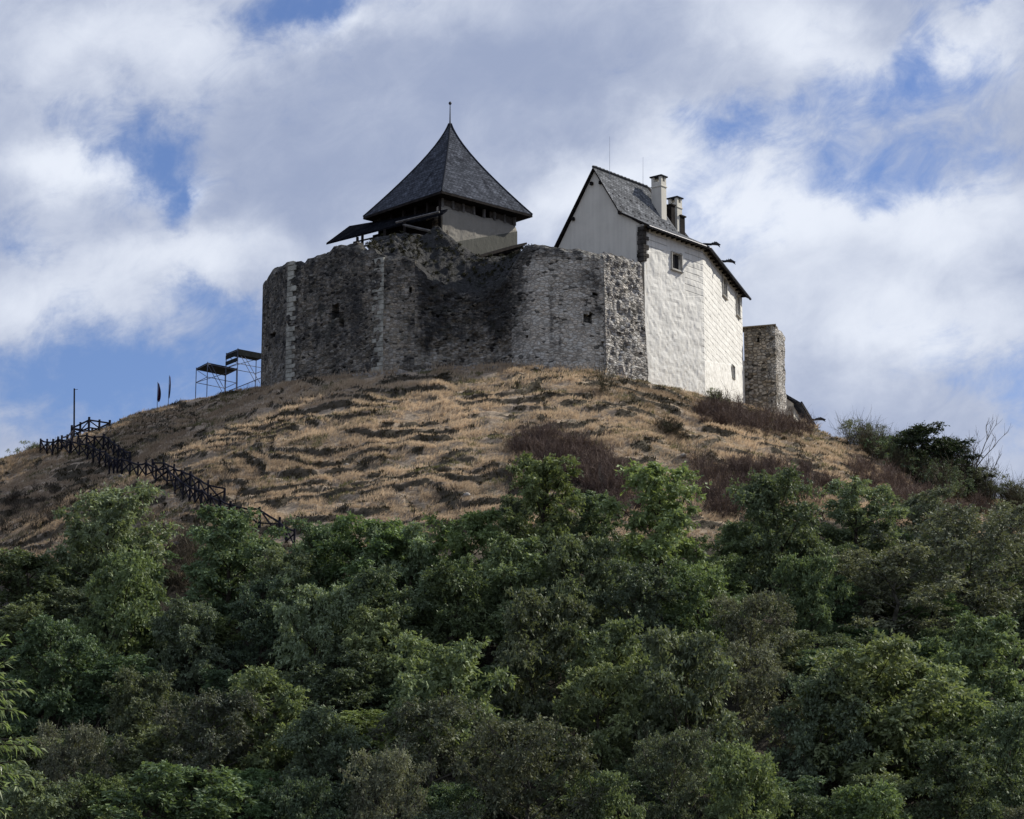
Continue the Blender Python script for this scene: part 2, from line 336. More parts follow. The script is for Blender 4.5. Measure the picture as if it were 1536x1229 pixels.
M = dict(
 stone_dark=mat_stone('dark_rubble_stone', (.34, .325, .29), (.042, .042, .042), 3.0, 5.6, .68, .3, .7, .36),
 stone_pale=mat_stone('pale_coursed_stone', (.53, .515, .465), (.07, .068, .063), 2.35, 4.9, .56, .0, .6, .24, 0., .78, .90),
 stone_coarse=mat_stone('coarse_grey_stone', (.48, .47, .445), (.09, .087, .08), 2.3, 4.1, .52, .0, 1.0, .32, .3, .85, .9),
 stone_brown=mat_stone('brown_grey_stone', (.36, .335, .295), (.08, .073, .063), 2.1, 3.4, .45, .0, .9, .5, .2),
 quoin=mat_plain('pale_quoin_stone', (.33, .33, .29), .9, .35, 1.4, .5),
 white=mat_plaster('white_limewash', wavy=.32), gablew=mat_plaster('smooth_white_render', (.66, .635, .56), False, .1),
 tower=mat_plaster('grey_brown_render', (.31, .29, .25), False, .35), tower2=mat_plaster('dark_green_grey_band', (.12, .12, .103), False, .3),
 slate=mat_slate('dark_slate', (.062, .068, .082)), pent=mat_slate('black_shingle', (.010, .011, .014)), slate2=mat_slate('grey_slate', (.135, .141, .15)),
 wood=mat_plain('black_brown_timber', (.022, .019, .018), .8, .4, 2., .4), woodp=mat_plain('weathered_timber', (.16, .155, .15), .85, .3, 2., .4),
 log=mat_plain('dark_log', (.018, .018, .026), .75, .4, 3., .4), steel=mat_plain('blue_grey_steel', (.12, .145, .22), .5, .2, 3., 0, .3),
 deckm=mat_plain('dark_plywood', (.02, .024, .026), .8, .3, 2., .2), iron=mat_plain('dark_iron', (.03, .032, .04), .5, .2, 3., 0, .6),
 void=mat_plain('dark_opening', (.03, .03, .032), .9, .1, 2., 0), frame=mat_plain('grey_stone_frame', (.42, .41, .38), .85, .2, 3., .2),
 bark=mat_plain('grey_brown_bark', (.055, .047, .038), .9, .4, 4., .5), barkt=mat_plain('grey_twig_bark', (.10, .094, .078), .9, .4, 4., .3), barkp=mat_plain('pale_dead_bark', (.125, .112, .10), .9, .3, 4., .4),
 flagm=mat_plain('dark_flag_cloth', (.05, .02, .04), .8, .4, 1.5, 0), rock=mat_plain('field_stone', (.30, .28, .25), .95, .35, 2., .6),
 twig=mat_leaf('red_brown_twigs', (.055, .038, .034), (.165, .118, .105), .05, .8, .2), twigg=mat_leaf('brown_twigs', (.045, .036, .026), (.10, .085, .06), .05, .8, .3),
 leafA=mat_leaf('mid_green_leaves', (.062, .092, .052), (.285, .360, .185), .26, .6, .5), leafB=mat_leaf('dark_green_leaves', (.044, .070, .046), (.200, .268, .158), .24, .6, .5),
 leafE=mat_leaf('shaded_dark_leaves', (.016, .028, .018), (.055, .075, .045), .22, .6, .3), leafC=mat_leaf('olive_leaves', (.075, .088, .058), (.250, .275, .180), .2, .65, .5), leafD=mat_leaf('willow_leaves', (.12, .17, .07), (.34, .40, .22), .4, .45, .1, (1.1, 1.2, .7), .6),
 ivy=mat_leaf('dark_ivy_leaves', (.014, .015, .009), (.052, .050, .028), .15, .7, .2),
 grass=mat_leaf('dry_grass_blades', (.23, .182, .140), (.78, .65, .51), .4, .8, .0, (1.06, .98, .88), .1), tuft=mat_leaf('grey_green_tufts', (.06, .06, .035), (.19, .185, .11), .3, .8, .1, (1.1, 1.1, .8), .1), weed=mat_leaf('dark_weeds', (.022, .022, .015), (.085, .072, .048), .2, .8, .1, (1.1, 1., .8), .1),
)
# hillside ground
gm, t, bs, out = mat_new('dry_hillside')
tcn = t.new('ShaderNodeTexCoord').outputs['Object']
ris = t.new('ShaderNodeAttribute', dict(attribute_name='riser')).outputs['Fac']; woodA = t.new('ShaderNodeAttribute', dict(attribute_name='wood')).outputs['Fac']
n1 = t.noise(tcn, .35, 6, .65); n2 = t.noise(t.vm('MULTIPLY', tcn, (1, .7, 2.5)), 1.4, 5, .7); n3 = t.noise(tcn, 6, 4, .7)
c = t.mix(t.ss(t.m('ADD', t.m('MULTIPLY', n2, .6), t.m('MULTIPLY', n3, .4)), .35, .65), (.19, .148, .108), (.46, .37, .27))
c = t.mix(t.ss(n1, .5, .66, 0, .7), c, (.095, .088, .055))
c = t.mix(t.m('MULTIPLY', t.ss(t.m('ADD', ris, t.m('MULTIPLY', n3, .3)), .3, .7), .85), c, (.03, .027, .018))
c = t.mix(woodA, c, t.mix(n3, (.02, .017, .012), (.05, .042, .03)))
t.put(bs.inputs['Base Color'], c); bs.inputs['Roughness'].default_value = .95; bump(t, bs, t.m('ADD', n2, n3), .8, .15)
M['ground'] = gm
# ------------------------------------------------------------------ ground / hillside: one sheet
WL = [(-400, 840), (0, 835), (90, 820), (115, 752), (215, 752), (245, 850), (285, 850), (300, 780), (420, 785), (450, 800), (560, 790), (740, 790), (765, 745), (860, 740), (900, 790),
      (945, 770), (1090, 775), (1110, 735), (1340, 745), (1440, 770), (1540, 775), (2000, 850)]
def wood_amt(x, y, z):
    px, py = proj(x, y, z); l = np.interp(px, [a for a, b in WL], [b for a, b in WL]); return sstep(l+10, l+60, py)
def build_ground():
    xs = np.concatenate([-np.geomspace(6000, 64, 40), np.arange(-62, 62.1, .24), np.geomspace(64, 6000, 40)])
    ys = np.concatenate([-np.geomspace(3000, 20, 12), np.arange(0, 150, 6), np.arange(150, 176, 1.), np.arange(176, 240, .24), np.arange(240, 270, 1.), np.geomspace(272, 9000, 50)])
    Xg, Yg = np.meshgrid(xs, ys); z, ri, mk, d = terrain(Xg, Yg, True)
    nx, ny = len(xs), len(ys); V = np.stack([Xg.ravel(), Yg.ravel(), z.ravel()], 1)
    i = np.arange(nx*ny).reshape(ny, nx); F = np.stack([i[:-1, :-1], i[:-1, 1:], i[1:, 1:], i[1:, :-1]], -1).reshape(-1, 4)
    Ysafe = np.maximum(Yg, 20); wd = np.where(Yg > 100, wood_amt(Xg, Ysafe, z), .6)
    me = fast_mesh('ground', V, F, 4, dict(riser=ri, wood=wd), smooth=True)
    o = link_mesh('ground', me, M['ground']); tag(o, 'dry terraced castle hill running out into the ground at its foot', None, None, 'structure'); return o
build_ground()

# ------------------------------------------------------------------ wall panels
def panel_mesh(name, xy, zb, zt, ds=.28, nv=None, lump=.07, jag=.10, thick=1.2, holes=(), hole_depth=.7, darkfn=None, batter=0., seed=0, mat=None, parent=None,
               uoff=0., flat_u=None, capped=True, uvz=0., skew=None):
    """xy: polyline (world) front; zb(u)->z, zt(px,u)->z ; holes in pixel boxes"""
    pts = [Vector((p[0], p[1])) for p in xy]; seg = [(b-a).length for a, b in zip(pts[:-1], pts[1:])]
    P2 = []; U = []; NRM = []; acc = 0
    for (a, b, L) in zip(pts[:-1], pts[1:], seg):
        n = max(1, round(L/ds)); d = (b-a)/L; nr = Vector((d.y, -d.x))
        for k in range(n): P2.append(a.lerp(b, k/n)); U.append(acc+L*k/n); NRM.append(nr.copy())
        acc += L
    P2.append(pts[-1]); U.append(acc); NRM.append(NRM[-1].copy())
    n = len(P2)
    for k in range(1, n-1): NRM[k] = (NRM[k]+NRM[k-1]).normalized() if (NRM[k]-NRM[k-1]).length > 1e-4 else NRM[k]
    if flat_u: U = [flat_u(p) for p in P2]
    ZB = np.array([zb(p, u) for p, u in zip(P2, U)]); ZT = np.array([zt(p, u) for p, u in zip(P2, U)])
    ua = np.array(U); ends = np.minimum(ua-ua[0], ua[-1]-ua); ef = sstep(0, .5, ends)
    ZT = ZT + jag*2.2*(vn(ua*1.8, ua*0+seed, seed)-.5) + jag*1.6*(vn(ua*4.3, ua*0+seed, seed+2)-.5)
    if nv is None: nv = max(4, int((ZT-ZB).max()/ds))
    verts = []; uvs = []; dark = []
    tt = np.linspace(0, 1, nv+1)
    X0 = np.array([p.x for p in P2]); Y0 = np.array([p.y for p in P2]); NX = np.array([q.x for q in NRM]); NY = np.array([q.y for q in NRM])
    Z = ZB[None, :] + (ZT-ZB)[None, :]*tt[:, None]
    Ug = np.repeat(ua[None, :]+uoff, nv+1, 0)
    dsp = lump*2*(fbm(Ug*.8, Z*.8, 3, seed)-.5)*2 + lump*.9*(vn(Ug*3.1, Z*3.4, seed+5)-.5)*2
    dsp = dsp*ef[None, :] + batter*(1-tt[:, None])
    top_round = -.25*np.clip((tt[:, None]-.97)/.03, 0, 1) if capped else 0*tt[:, None]
    dsp = dsp + top_round
    XX = X0[None, :]+NX[None, :]*dsp; YY = Y0[None, :]+NY[None, :]*dsp
    if skew:
        kk = (sstep(.55, 1, ua/ua[-1])[None, :])*(skew[0]*(1-tt[:, None])+skew[1]*tt[:, None]+.22*(vn(Z*1.1, Z*0, 5)-.5)+.14*(vn(Z*3.1, Z*0, 6)-.5)); XX = XX - NY[None, :]*kk; YY = YY + NX[None, :]*kk
    PX, PY = proj(X0[None, :]+0*Z, Y0[None, :]+0*Z, Z)
    V = np.stack([XX, YY, Z], -1).reshape(-1, 3).tolist(); UV = np.stack([Ug, Z-uvz], -1).reshape(-1, 2).tolist()
    D = (darkfn(PX, PY) if darkfn else 0*PX).reshape(-1).tolist()
    idx = lambda j, i: j*n+i
    keep = np.ones((nv, n-1), bool); pxc = (PX[:-1, :-1]+PX[1:, 1:])/2; pyc = (PY[:-1, :-1]+PY[1:, 1:])/2
    for (a, b, c_, d_) in holes: keep &= ~((pxc > a) & (pxc < b) & (pyc > c_) & (pyc < d_))
    F = []
    imap = {}
    def inn(v, i):
        if v not in imap:
            imap[v] = len(V); p = V[v]; V.append([p[0]-NX[i]*hole_depth, p[1]-NY[i]*hole_depth, p[2]]); UV.append(UV[v]); D.append(max(D[v], .8))
        return imap[v]
    for j in range(nv):
        for i in range(n-1):
            q = (idx(j, i), idx(j, i+1), idx(j+1, i+1), idx(j+1, i)); ii = (i, i+1, i+1, i)
            if keep[j, i]: F.append(q)
            else:
                F.append(tuple(inn(v, k) for v, k in zip(q, ii)))
                for (dj, di, a, b) in ((-1, 0, 0, 1), (1, 0, 2, 3), (0, -1, 3, 0), (0, 1, 1, 2)):
                    jj, i2 = j+dj, i+di
                    if not (0 <= jj < nv and 0 <= i2 < n-1) or keep[jj, i2]:
                        F.append((q[a], q[b], inn(q[b], ii[b]), inn(q[a], ii[a])))
    # back and cap
    b0 = len(V); rows = 5
    for r_ in range(rows+1):
        for i in range(n):
            zz = ZB[i]+(ZT[i]-ZB[i])*r_/rows + (jag*1.5*(float(vn(ua[i]*2.2, 3.3+seed, 9))-.5) if r_ == rows else 0)
            V.append([X0[i]-NX[i]*thick, Y0[i]-NY[i]*thick, zz]); UV.append([ua[i]+uoff+2, zz]); D.append(.6)
    m0 = len(V)
    for i in range(n):
        V.append([X0[i]-NX[i]*thick*.5, Y0[i]-NY[i]*thick*.5, ZT[i]+jag*1.3*float(vn(ua[i]*2.9, 1.1+seed, 4))]); UV.append([ua[i]+uoff, ZT[i]+.6]); D.append(max(.7, D[idx(nv, i)]+.25))
    for i in range(n-1):
        F.append((idx(nv, i), idx(nv, i+1), m0+i+1, m0+i)); F.append((m0+i, m0+i+1, b0+rows*n+i+1, b0+rows*n+i))
        for r_ in range(rows): F.append((b0+r_*n+i+1, b0+r_*n+i, b0+(r_+1)*n+i, b0+(r_+1)*n+i+1))
    for e, fl in ((0, 0), (n-1, 1)):
        ring = [idx(j, e) for j in range(nv+1)]+[m0+e]+[b0+r_*n+e for r_ in range(rows, -1, -1)]
        F.append(tuple(ring if fl else ring[::-1]))
    org = ORG.get(parent.name, Vector((0, 0, 0))) if parent else Vector((0, 0, 0))
    me = bpy.data.meshes.new(name); me.from_pydata([(v[0]-org.x, v[1]-org.y, v[2]-org.z) for v in V], [], F); me.update()
    a = me.attributes.new('dark', 'FLOAT', 'POINT'); a.data.foreach_set('value', np.array(D, np.float32))
    ul = me.uv_layers.new(name='UVMap'); li = np.empty(len(me.loops), np.int32); me.loops.foreach_get('vertex_index', li)
    ul.data.foreach_set('uv', np.array(UV, np.float32)[li].ravel())
    return link_mesh(name, me, mat, parent)
def auto_uv(o, s=1.):
    """box-ish UV in metres: per face, u horizontal along the face, v up the slope"""
    me = o.data; ul = me.uv_layers.new(name='UVMap')
    for p in me.polygons:
        nrm = p.normal; u = Vector((-nrm.y, nrm.x, 0))
        if u.length < .05: u = Vector((1, 0, 0))
        u.normalize(); v = nrm.cross(u)
        for l in p.loop_indices:
            c_ = me.vertices[me.loops[l].vertex_index].co; ul.data[l].uv = (c_.dot(u)*s, c_.dot(v)*s)
def wpt(px, Y, py=480): p = at(px, py, Y); return (p.x, p.y)
def top_from(tab):
    xs = [a for a, b in tab]; ys = [b for a, b in tab]
    def f(p, u):
        # pixel column of this wall point (one fixed-point step)
        z = 60.
        for _ in range(3):
            px = float(proj(p.x, p.y, z)[0]); py = float(np.interp(px, xs, ys)); z = at(px, py, p.y).z
        return z
    return f
def zb_ter(off=1.2): return lambda p, u: tz(p.x, p.y)-off
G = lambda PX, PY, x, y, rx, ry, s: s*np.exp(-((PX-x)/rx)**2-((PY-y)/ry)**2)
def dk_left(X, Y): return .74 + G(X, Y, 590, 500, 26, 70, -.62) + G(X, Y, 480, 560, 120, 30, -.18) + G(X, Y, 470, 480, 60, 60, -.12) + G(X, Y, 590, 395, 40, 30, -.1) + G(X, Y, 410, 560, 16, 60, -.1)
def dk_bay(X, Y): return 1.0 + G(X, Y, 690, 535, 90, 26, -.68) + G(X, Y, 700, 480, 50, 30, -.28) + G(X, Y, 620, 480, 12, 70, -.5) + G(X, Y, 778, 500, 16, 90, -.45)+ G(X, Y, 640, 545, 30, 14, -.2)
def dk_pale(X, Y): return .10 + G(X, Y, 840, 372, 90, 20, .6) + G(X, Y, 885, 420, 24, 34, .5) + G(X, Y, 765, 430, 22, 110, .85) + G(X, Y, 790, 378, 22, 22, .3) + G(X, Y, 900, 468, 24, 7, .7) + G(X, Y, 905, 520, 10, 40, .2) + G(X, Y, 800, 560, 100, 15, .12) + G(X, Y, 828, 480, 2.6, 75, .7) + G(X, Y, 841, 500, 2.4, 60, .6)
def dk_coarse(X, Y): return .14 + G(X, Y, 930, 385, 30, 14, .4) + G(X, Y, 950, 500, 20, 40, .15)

castle_org = at(780, 560, 226)
bas = thing('castle_bastion', castle_org, 'dark ruined stone bastion with pale corner stones, left of the white house', 'castle wall')
A0, A1, B1, C1, C2, C3, D1, D2, E1 = wpt(393, 233), wpt(430, 226), wpt(574, 219.6), wpt(622, 219.2), wpt(700, 219.6), wpt(768, 219.0), wpt(840, 217.8), wpt(906, 218.6), wpt(965.5, 222.15)
topL = top_from([(390, 424), (396, 418), (404, 407), (412, 399), (425, 396), (440, 392), (452, 394), (470, 384), (485, 379), (500, 371), (515, 367), (531, 363), (537, 364), (541, 374), (547, 377), (553, 372), (560, 374), (566, 380), (576, 384), (590, 384), (610, 384), (630, 388)])
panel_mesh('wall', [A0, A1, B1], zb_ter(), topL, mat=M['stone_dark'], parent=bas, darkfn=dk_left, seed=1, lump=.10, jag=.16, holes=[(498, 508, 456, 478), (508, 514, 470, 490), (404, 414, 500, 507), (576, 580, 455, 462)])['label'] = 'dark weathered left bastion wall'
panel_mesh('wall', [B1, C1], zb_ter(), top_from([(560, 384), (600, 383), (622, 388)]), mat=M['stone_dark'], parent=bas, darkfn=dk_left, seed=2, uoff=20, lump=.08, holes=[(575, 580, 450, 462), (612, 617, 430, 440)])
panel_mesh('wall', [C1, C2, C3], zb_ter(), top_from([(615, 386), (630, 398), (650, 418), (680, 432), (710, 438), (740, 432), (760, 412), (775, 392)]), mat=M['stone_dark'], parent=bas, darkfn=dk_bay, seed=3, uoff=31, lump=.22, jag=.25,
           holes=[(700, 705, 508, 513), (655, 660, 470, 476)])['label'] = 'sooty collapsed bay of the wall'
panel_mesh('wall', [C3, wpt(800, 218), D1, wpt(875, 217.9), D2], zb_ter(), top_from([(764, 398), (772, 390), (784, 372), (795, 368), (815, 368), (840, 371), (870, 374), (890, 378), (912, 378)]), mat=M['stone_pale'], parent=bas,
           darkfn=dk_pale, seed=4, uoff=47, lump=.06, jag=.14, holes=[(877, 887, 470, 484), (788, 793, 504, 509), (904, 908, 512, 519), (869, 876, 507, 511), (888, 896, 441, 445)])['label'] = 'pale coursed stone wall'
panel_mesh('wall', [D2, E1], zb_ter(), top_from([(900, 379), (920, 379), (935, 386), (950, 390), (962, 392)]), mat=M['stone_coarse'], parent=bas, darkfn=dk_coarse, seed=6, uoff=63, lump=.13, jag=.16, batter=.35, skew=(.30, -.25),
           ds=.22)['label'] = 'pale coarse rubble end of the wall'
# quoin strips: courses of dressed blocks, alternately long and short
def quoins(px0, Y0, px1, Y1, pyt, pyb, side, seed, parent, mat, wmin=.62, wmax=1.0, hc=.46, name='quoins', proud=.05):
    rnd = random.Random(seed); a = Vector((*wpt(px0, Y0), 0)); b = Vector((*wpt(px1, Y1), 0)); d = (b-a).normalized(); nr = Vector((d.y, -d.x, 0))
    z0 = at(px0, pyb, Y0).z; z1 = at(px0, pyt, Y0).z; z = z0; mb = MB(); k = 0
    while z < z1:
        h = hc*rnd.uniform(.8, 1.2); wd = (wmax if k % 2 else wmin)*rnd.uniform(.9, 1.1)
        o0, o1 = (0, wd) if side > 0 else (-wd, 0)
        c_ = a+d*(o0+o1)/2 + nr*(proud-.2+rnd.uniform(-.02, .03)); c_.z = z+h/2
        mb.box(c_, d, nr, (0, 0, 1), wd/2-.01, .2, h/2-.018); z += h; k += 1
    return mb.build(name, mat, parent, bevel=.03)
quoins(430, 226, 574, 219.6, 398, 574, 1, 3, bas, M['quoin'], .72, 1.05).data['n'] = 1
quoins(574, 219.6, 430, 226, 386, 566, 1, 5, bas, M['quoin'], .75, 1.12) if False else None
def quoins_left(px, Y, pxo, Yo, pyt, pyb, seed, parent, mat, wmin, wmax, hc=.46, proud=.05):
    rnd = random.Random(seed); a = Vector((*wpt(px, Y), 0)); b = Vector((*wpt(pxo, Yo), 0)); d = (a-b).normalized(); nr = Vector((d.y, -d.x, 0))
    z = at(px, pyb, Y).z; z1 = at(px, pyt, Y).z; mb = MB(); k = 0
    while z < z1:
        h = hc*rnd.uniform(.8, 1.25); wd = (wmax if k % 2 else wmin)*rnd.uniform(.85, 1.15)
        c_ = a-d*(wd/2-.06)+nr*(proud-.2+rnd.uniform(-.03, .03)); c_.z = z+h/2
        mb.box(c_, d, nr, (0, 0, 1), wd/2, .2, h/2-.02); z += h; k += 1
    return mb.build('quoins', mat, parent, bevel=.035)
quoins_left(574, 219.6, 430, 226, 391, 566, 5, bas, M['quoin'], .62, 1.18)

# rubble heap in the collapsed bay, rising back to the tower
def heap():
    low = [(556, 374, 220.8), (575, 384, 221), (598, 384, 220.4), (620, 388, 220.2), (640, 412, 220.4), (665, 428, 220.6), (700, 438, 220.8), (735, 434, 220.6), (760, 412, 220.2), (776, 396, 220), (790, 376, 219.8)]
    up = [(553, 366, 224), (562, 356, 226), (585, 352, 227), (610, 350, 227.5), (636, 352, 228), (655, 337, 227.6), (668, 349, 226.6), (690, 367, 226), (722, 386, 226), (760, 384, 226), (794, 374, 224)]
    N, Mr = 110, 34; lo = np.array([tuple(at(*p)) for p in low]); hi = np.array([tuple(at(*p)) for p in up]); s = np.linspace(0, len(low)-1, N)
    L = np.stack([np.interp(s, range(len(low)), lo[:, k]) for k in range(3)], 1); H = np.stack([np.interp(s, range(len(up)), hi[:, k]) for k in range(3)], 1)
    V = []; r = np.linspace(-.12, 1.15, Mr)
    for j in range(Mr):
        q = L+(H-L)*r[j]; e = np.clip(min(r[j]+.1, 1.0-r[j])*4, 0, 1)
        q[:, 2] += (.9*(fbm(q[:, 0]*.8, q[:, 1]*1.3, 3, 3)-.5)+.7*(vn(q[:, 0]*2.6, q[:, 1]*3, 8)-.5))*max(e, .25)
        if r[j] < 0: q[:, 2] -= 1.2*(-r[j]/.12)
        if r[j] > 1: q[:, 2] -= 4*(r[j]-1)/.15
        V.append(q)
    V = np.concatenate(V); i = np.arange(N*Mr).reshape(Mr, N); F = np.stack([i[:-1, :-1], i[:-1, 1:], i[1:, 1:], i[1:, :-1]], -1).reshape(-1, 4)
    me = fast_mesh('rubble', V-np.array(castle_org), F, 4, dict(dark=np.full(len(V), 1.25)))
    o = link_mesh('rubble', me, M['stone_dark'], bas); ul = me.uv_layers.new(name='UVMap'); li = np.empty(len(me.loops), np.int32); me.loops.foreach_get('vertex_index', li)
    ul.data.foreach_set('uv', (V[:, [0, 2]]*1.2)[li].astype(np.float32).ravel()); o['label'] = 'dark overgrown rubble slope'
    return V.reshape(Mr, N, 3)
HEAP = heap()

# ------------------------------------------------------------------ great tower with the concave pyramid roof
TC = at(672, 300, 236); TC.z = 60
tow = thing('castle_tower', (TC.x, TC.y, 55), 'square grey tower under a tall concave slate pyramid roof, behind the dark bastion', 'tower')
rot = R(-2.5); ax = Vector((math.cos(R(-45)+rot), math.sin(R(-45)+rot), 0)); bx_ = Vector((-ax.y, ax.x, 0))   # ax: right-front normal (SE), bx_: right-back
near = at(671.5, 288, 236-8.0); ze = near.z; apex_z = at(675, 186, 236).z; apex = Vector((at(675, 186, 236).x, 236, apex_z))
hd = (Vector((at(799, 324, 236).x, 0, 0))-Vector((at(544, 330, 236).x, 0, 0))).length/2
half = hd/math.sqrt(2)
cx, cy = (at(799, 324, 236).x+at(544, 330, 236).x)/2, 236
prof = [(0, 1.0), (.13, .835), (.27, .675), (.41, .515), (.54, .372), (.69, .228), (.85, .098), (.93, .046), (1., .01)]  # (height, half width) concave
mb = MB(); H = apex_z-ze; rings = []
def lerp_prof(h): return float(np.interp(h, [a for a, b in prof], [b for a, b in prof]))
hs = [0, .05, .1, .15, .2, .26, .33, .41, .5, .58, .67, .76, .84, .9, .95, 1.]
C4 = [(1, -1), (1, 1), (-1, 1), (-1, -1)]
# cubic through profile for a soft curve
ph = np.array([a for a, b in prof]); pw = np.array([b for a, b in prof]); co = np.polyfit(ph, pw, 4)
def wat(h): return max(.012, float(np.polyval(co, h)))
vs = []; n_side = 10
for h in hs:
    f = wat(h)*half; c0 = Vector((cx+(apex.x-cx)*h, cy, ze+H*h)); cor = [c0+ax*(i*f)+bx_*(j*f) for i, j in C4]
    vs += cor
fs = []
for k in range(len(hs)-1):
    for q in range(4): fs.append((k*4+q, k*4+(q+1) % 4, (k+1)*4+(q+1) % 4, (k+1)*4+q))
fs.append(((len(hs)-1)*4, (len(hs)-1)*4+1, (len(hs)-1)*4+2, (len(hs)-1)*4+3))
mb.quadmesh(vs, fs); rf = mb.build('roof', M['slate'], tow); auto_uv(rf); rf['label'] = 'concave pyramid roof of dark slate'
mb = MB(); c0 = Vector((cx, cy, ze)); f = wat(0)*half
lo_ = [c0+ax*(i*f)+bx_*(j*f)+Vector((0, 0, -.03)) for i, j in C4]; mb.slab(lo_, .22); mb.build('eave_soffit', M['wood'], rf)
for q in range(4):
    a_ = [vs[k*4+q] for k in range(len(hs))]; MB().tube([p+Vector((0, 0, .03)) for p in a_], .09, 5).build('hip_ridge', M['slate'], rf)
mb = MB(); tip = Vector((apex.x, cy, apex_z)); zt_ = at(675, 153, 236).z
mb.tube([tip-Vector((0, 0, .3)), tip+Vector((0, 0, .25)), Vector((tip.x, cy, zt_-.15))], [.13, .07, .035], 8)
fin = mb.build('finial', M['iron'], tow); mb = MB(); mb.tube([Vector((tip.x, cy, zt_-.34)), Vector((tip.x, cy, zt_-.22)), Vector((tip.x, cy, zt_-.08)), Vector((tip.x, cy, zt_+.05))], [.05, .15, .15, .02], 8); mb.build('ball', M['iron'], fin, smooth=True)
# tower walls
wn_ = half-1.05; wallS = c0+ax*wn_-bx_*wn_    # near (south) corner
wallE = c0+ax*wn_+bx_*(wn_-.1)
def zcn(z): return lambda p, u: z
panel_mesh('wall', [(wallS.x, wallS.y), (wallE.x, wallE.y)], zcn(54), zcn(ze-1.0), mat=M['tower'], parent=tow, lump=.03, jag=.12, thick=.9, seed=8)['label'] = 'plastered right-hand wall of the tower'
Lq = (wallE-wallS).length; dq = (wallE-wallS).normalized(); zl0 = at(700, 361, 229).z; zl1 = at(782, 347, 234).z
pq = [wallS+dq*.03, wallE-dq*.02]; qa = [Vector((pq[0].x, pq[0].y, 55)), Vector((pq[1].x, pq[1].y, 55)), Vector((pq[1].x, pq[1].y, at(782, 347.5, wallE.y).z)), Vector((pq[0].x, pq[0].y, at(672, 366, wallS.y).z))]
lb = MB().slab([p+ax*.10 for p in qa], .25, -ax).build('lower_band', M['tower2'], tow, bevel=.02); auto_uv(lb); lb['label'] = 'darker green grey lower band of the right-hand wall'  # darker, greener slab over the lower wall, ending in a sloping top edge
# timber storey under the eave with dark openings
mb = MB(); Lw = (wallE-wallS).length; dS = (wallE-wallS).normalized(); inn_ = -ax
for k in range(8):
    p = wallS+dS*(.12+(Lw-.24)*k/7)+inn_*.2; mb.box((p.x, p.y, ze-.55), dS, ax, (0, 0, 1), .11, .11, .55)
mb.box(((wallS+wallE)/2+inn_*.2).to_tuple()[:2]+(ze-.12,), dS, ax, (0, 0, 1), Lw/2, .12, .1)
mb.build('timber_frame', M['woodp'], tow)
bdm = mat_plain('grey_boarding', (.11, .10, .09), .9, .35, 3)
for (a, b) in ((.0, .42), (.66, 1.)):
    mb = MB(); p = wallS+dS*Lw*(a+b)/2+inn_*.36; mb.box((p.x, p.y, ze-.6), dS, ax, (0, 0, 1), Lw*(b-a)/2, .03, .48); mb.build('boarding', bdm, tow)
# broken masonry standing at the right end of the tower wall
zr = at(780, 346, 233).z; mb = MB()
p = wallE-dS*.15
panel_mesh('broken_wall', [((p-dS*1.3).x, (p-dS*1.3).y), (p.x+dS.x*.5, p.y+dS.y*.5)], zcn(zr-5), lambda p_, u: zr+.9-.9*u, mat=M['tower'], parent=tow, lump=.08, jag=.3, thick=1.4, seed=14)
# back wall + dark inner wall
mb = MB(); N0 = c0-ax*wn_-bx_*wn_
for (o, w1, w2) in ((c0-ax*(wn_-.2), .15, wn_), ):
    mb.box((o.x, o.y, ze-8), ax, bx_, (0, 0, 1), w1, w2, 7.6)
o = c0+bx_*(wn_-.2); mb.box((o.x, o.y, ze-8), bx_, ax, (0, 0, 1), .15, wn_-.3, 7.6)
o = c0-bx_*(wn_-1.0); mb.box((o.x, o.y, ze-7.5), bx_, ax, (0, 0, 1), .12, wn_-.7, 7.2)
mb.build('inner_wall', M['wood'], tow)
# rough masonry return at the near corner
panel_mesh('wall', [((wallS-ax*1.5).x, (wallS-ax*1.5).y), (wallS.x-ax.x*.02, wallS.y-ax.y*.02)], zcn(58), lambda p, u: ze-1.6-1.0*(1.5-u)/1.5*0-.4, mat=M['stone_brown'], parent=tow, darkfn=lambda X, Y: 0*X+.6, lump=.14, jag=.3, thick=.8, seed=10)['label'] = 'broken rough stone return of the tower wall'
# timber posts carrying the open left side
mb_pts = []
for k in range(6):
    p = c0-bx_*(wn_+.0)+ax*(wn_-.35-(2*wn_-.7)*k/5)
    MB().box((p.x, p.y, ze-2.3), ax, bx_, (0, 0, 1), .13, .13, 2.2).build('post', M['wood'], tow)
# pent roof over the gallery on the left side
zo = at(489, 365, 237.).z; E0 = at_z(489.5, 364.5, zo); E1r = at_z(664, 319.5, zo); T1 = at(524, 339, 240.4)
sh = T1-E0; th_ = Vector((0, 0, -.18)); U0 = E0+sh; U1 = E1r+Vector((sh.x, sh.y, sh.z))*.22
U0b = U0
pent = MB().slab([E0, E1r, U1, U0b], .2).build('gallery_roof', M['pent'], tow); auto_uv(pent); pent['label'] = 'low dark lean-to roof at the left of the tower'
mb = MB(); mb.tube([at(594, 332.5, 230.2)-Vector((0, 0, .1)), at(659, 316.5, 227.1)-Vector((0, 0, .1))], .11, 4); mb.build('wall_plate', M['woodp'], tow)
mb = MB(); mb.tube([at(605, 337.5, 229.6), at(646, 347, 228)], .13, 4); mb.build('beam', M['woodp'], tow)
mb = MB(); mb.tube([at(640, 330, 229.6), at(667, 318, 227.6)], .11, 4); mb.build('beam', M['woodp'], tow)
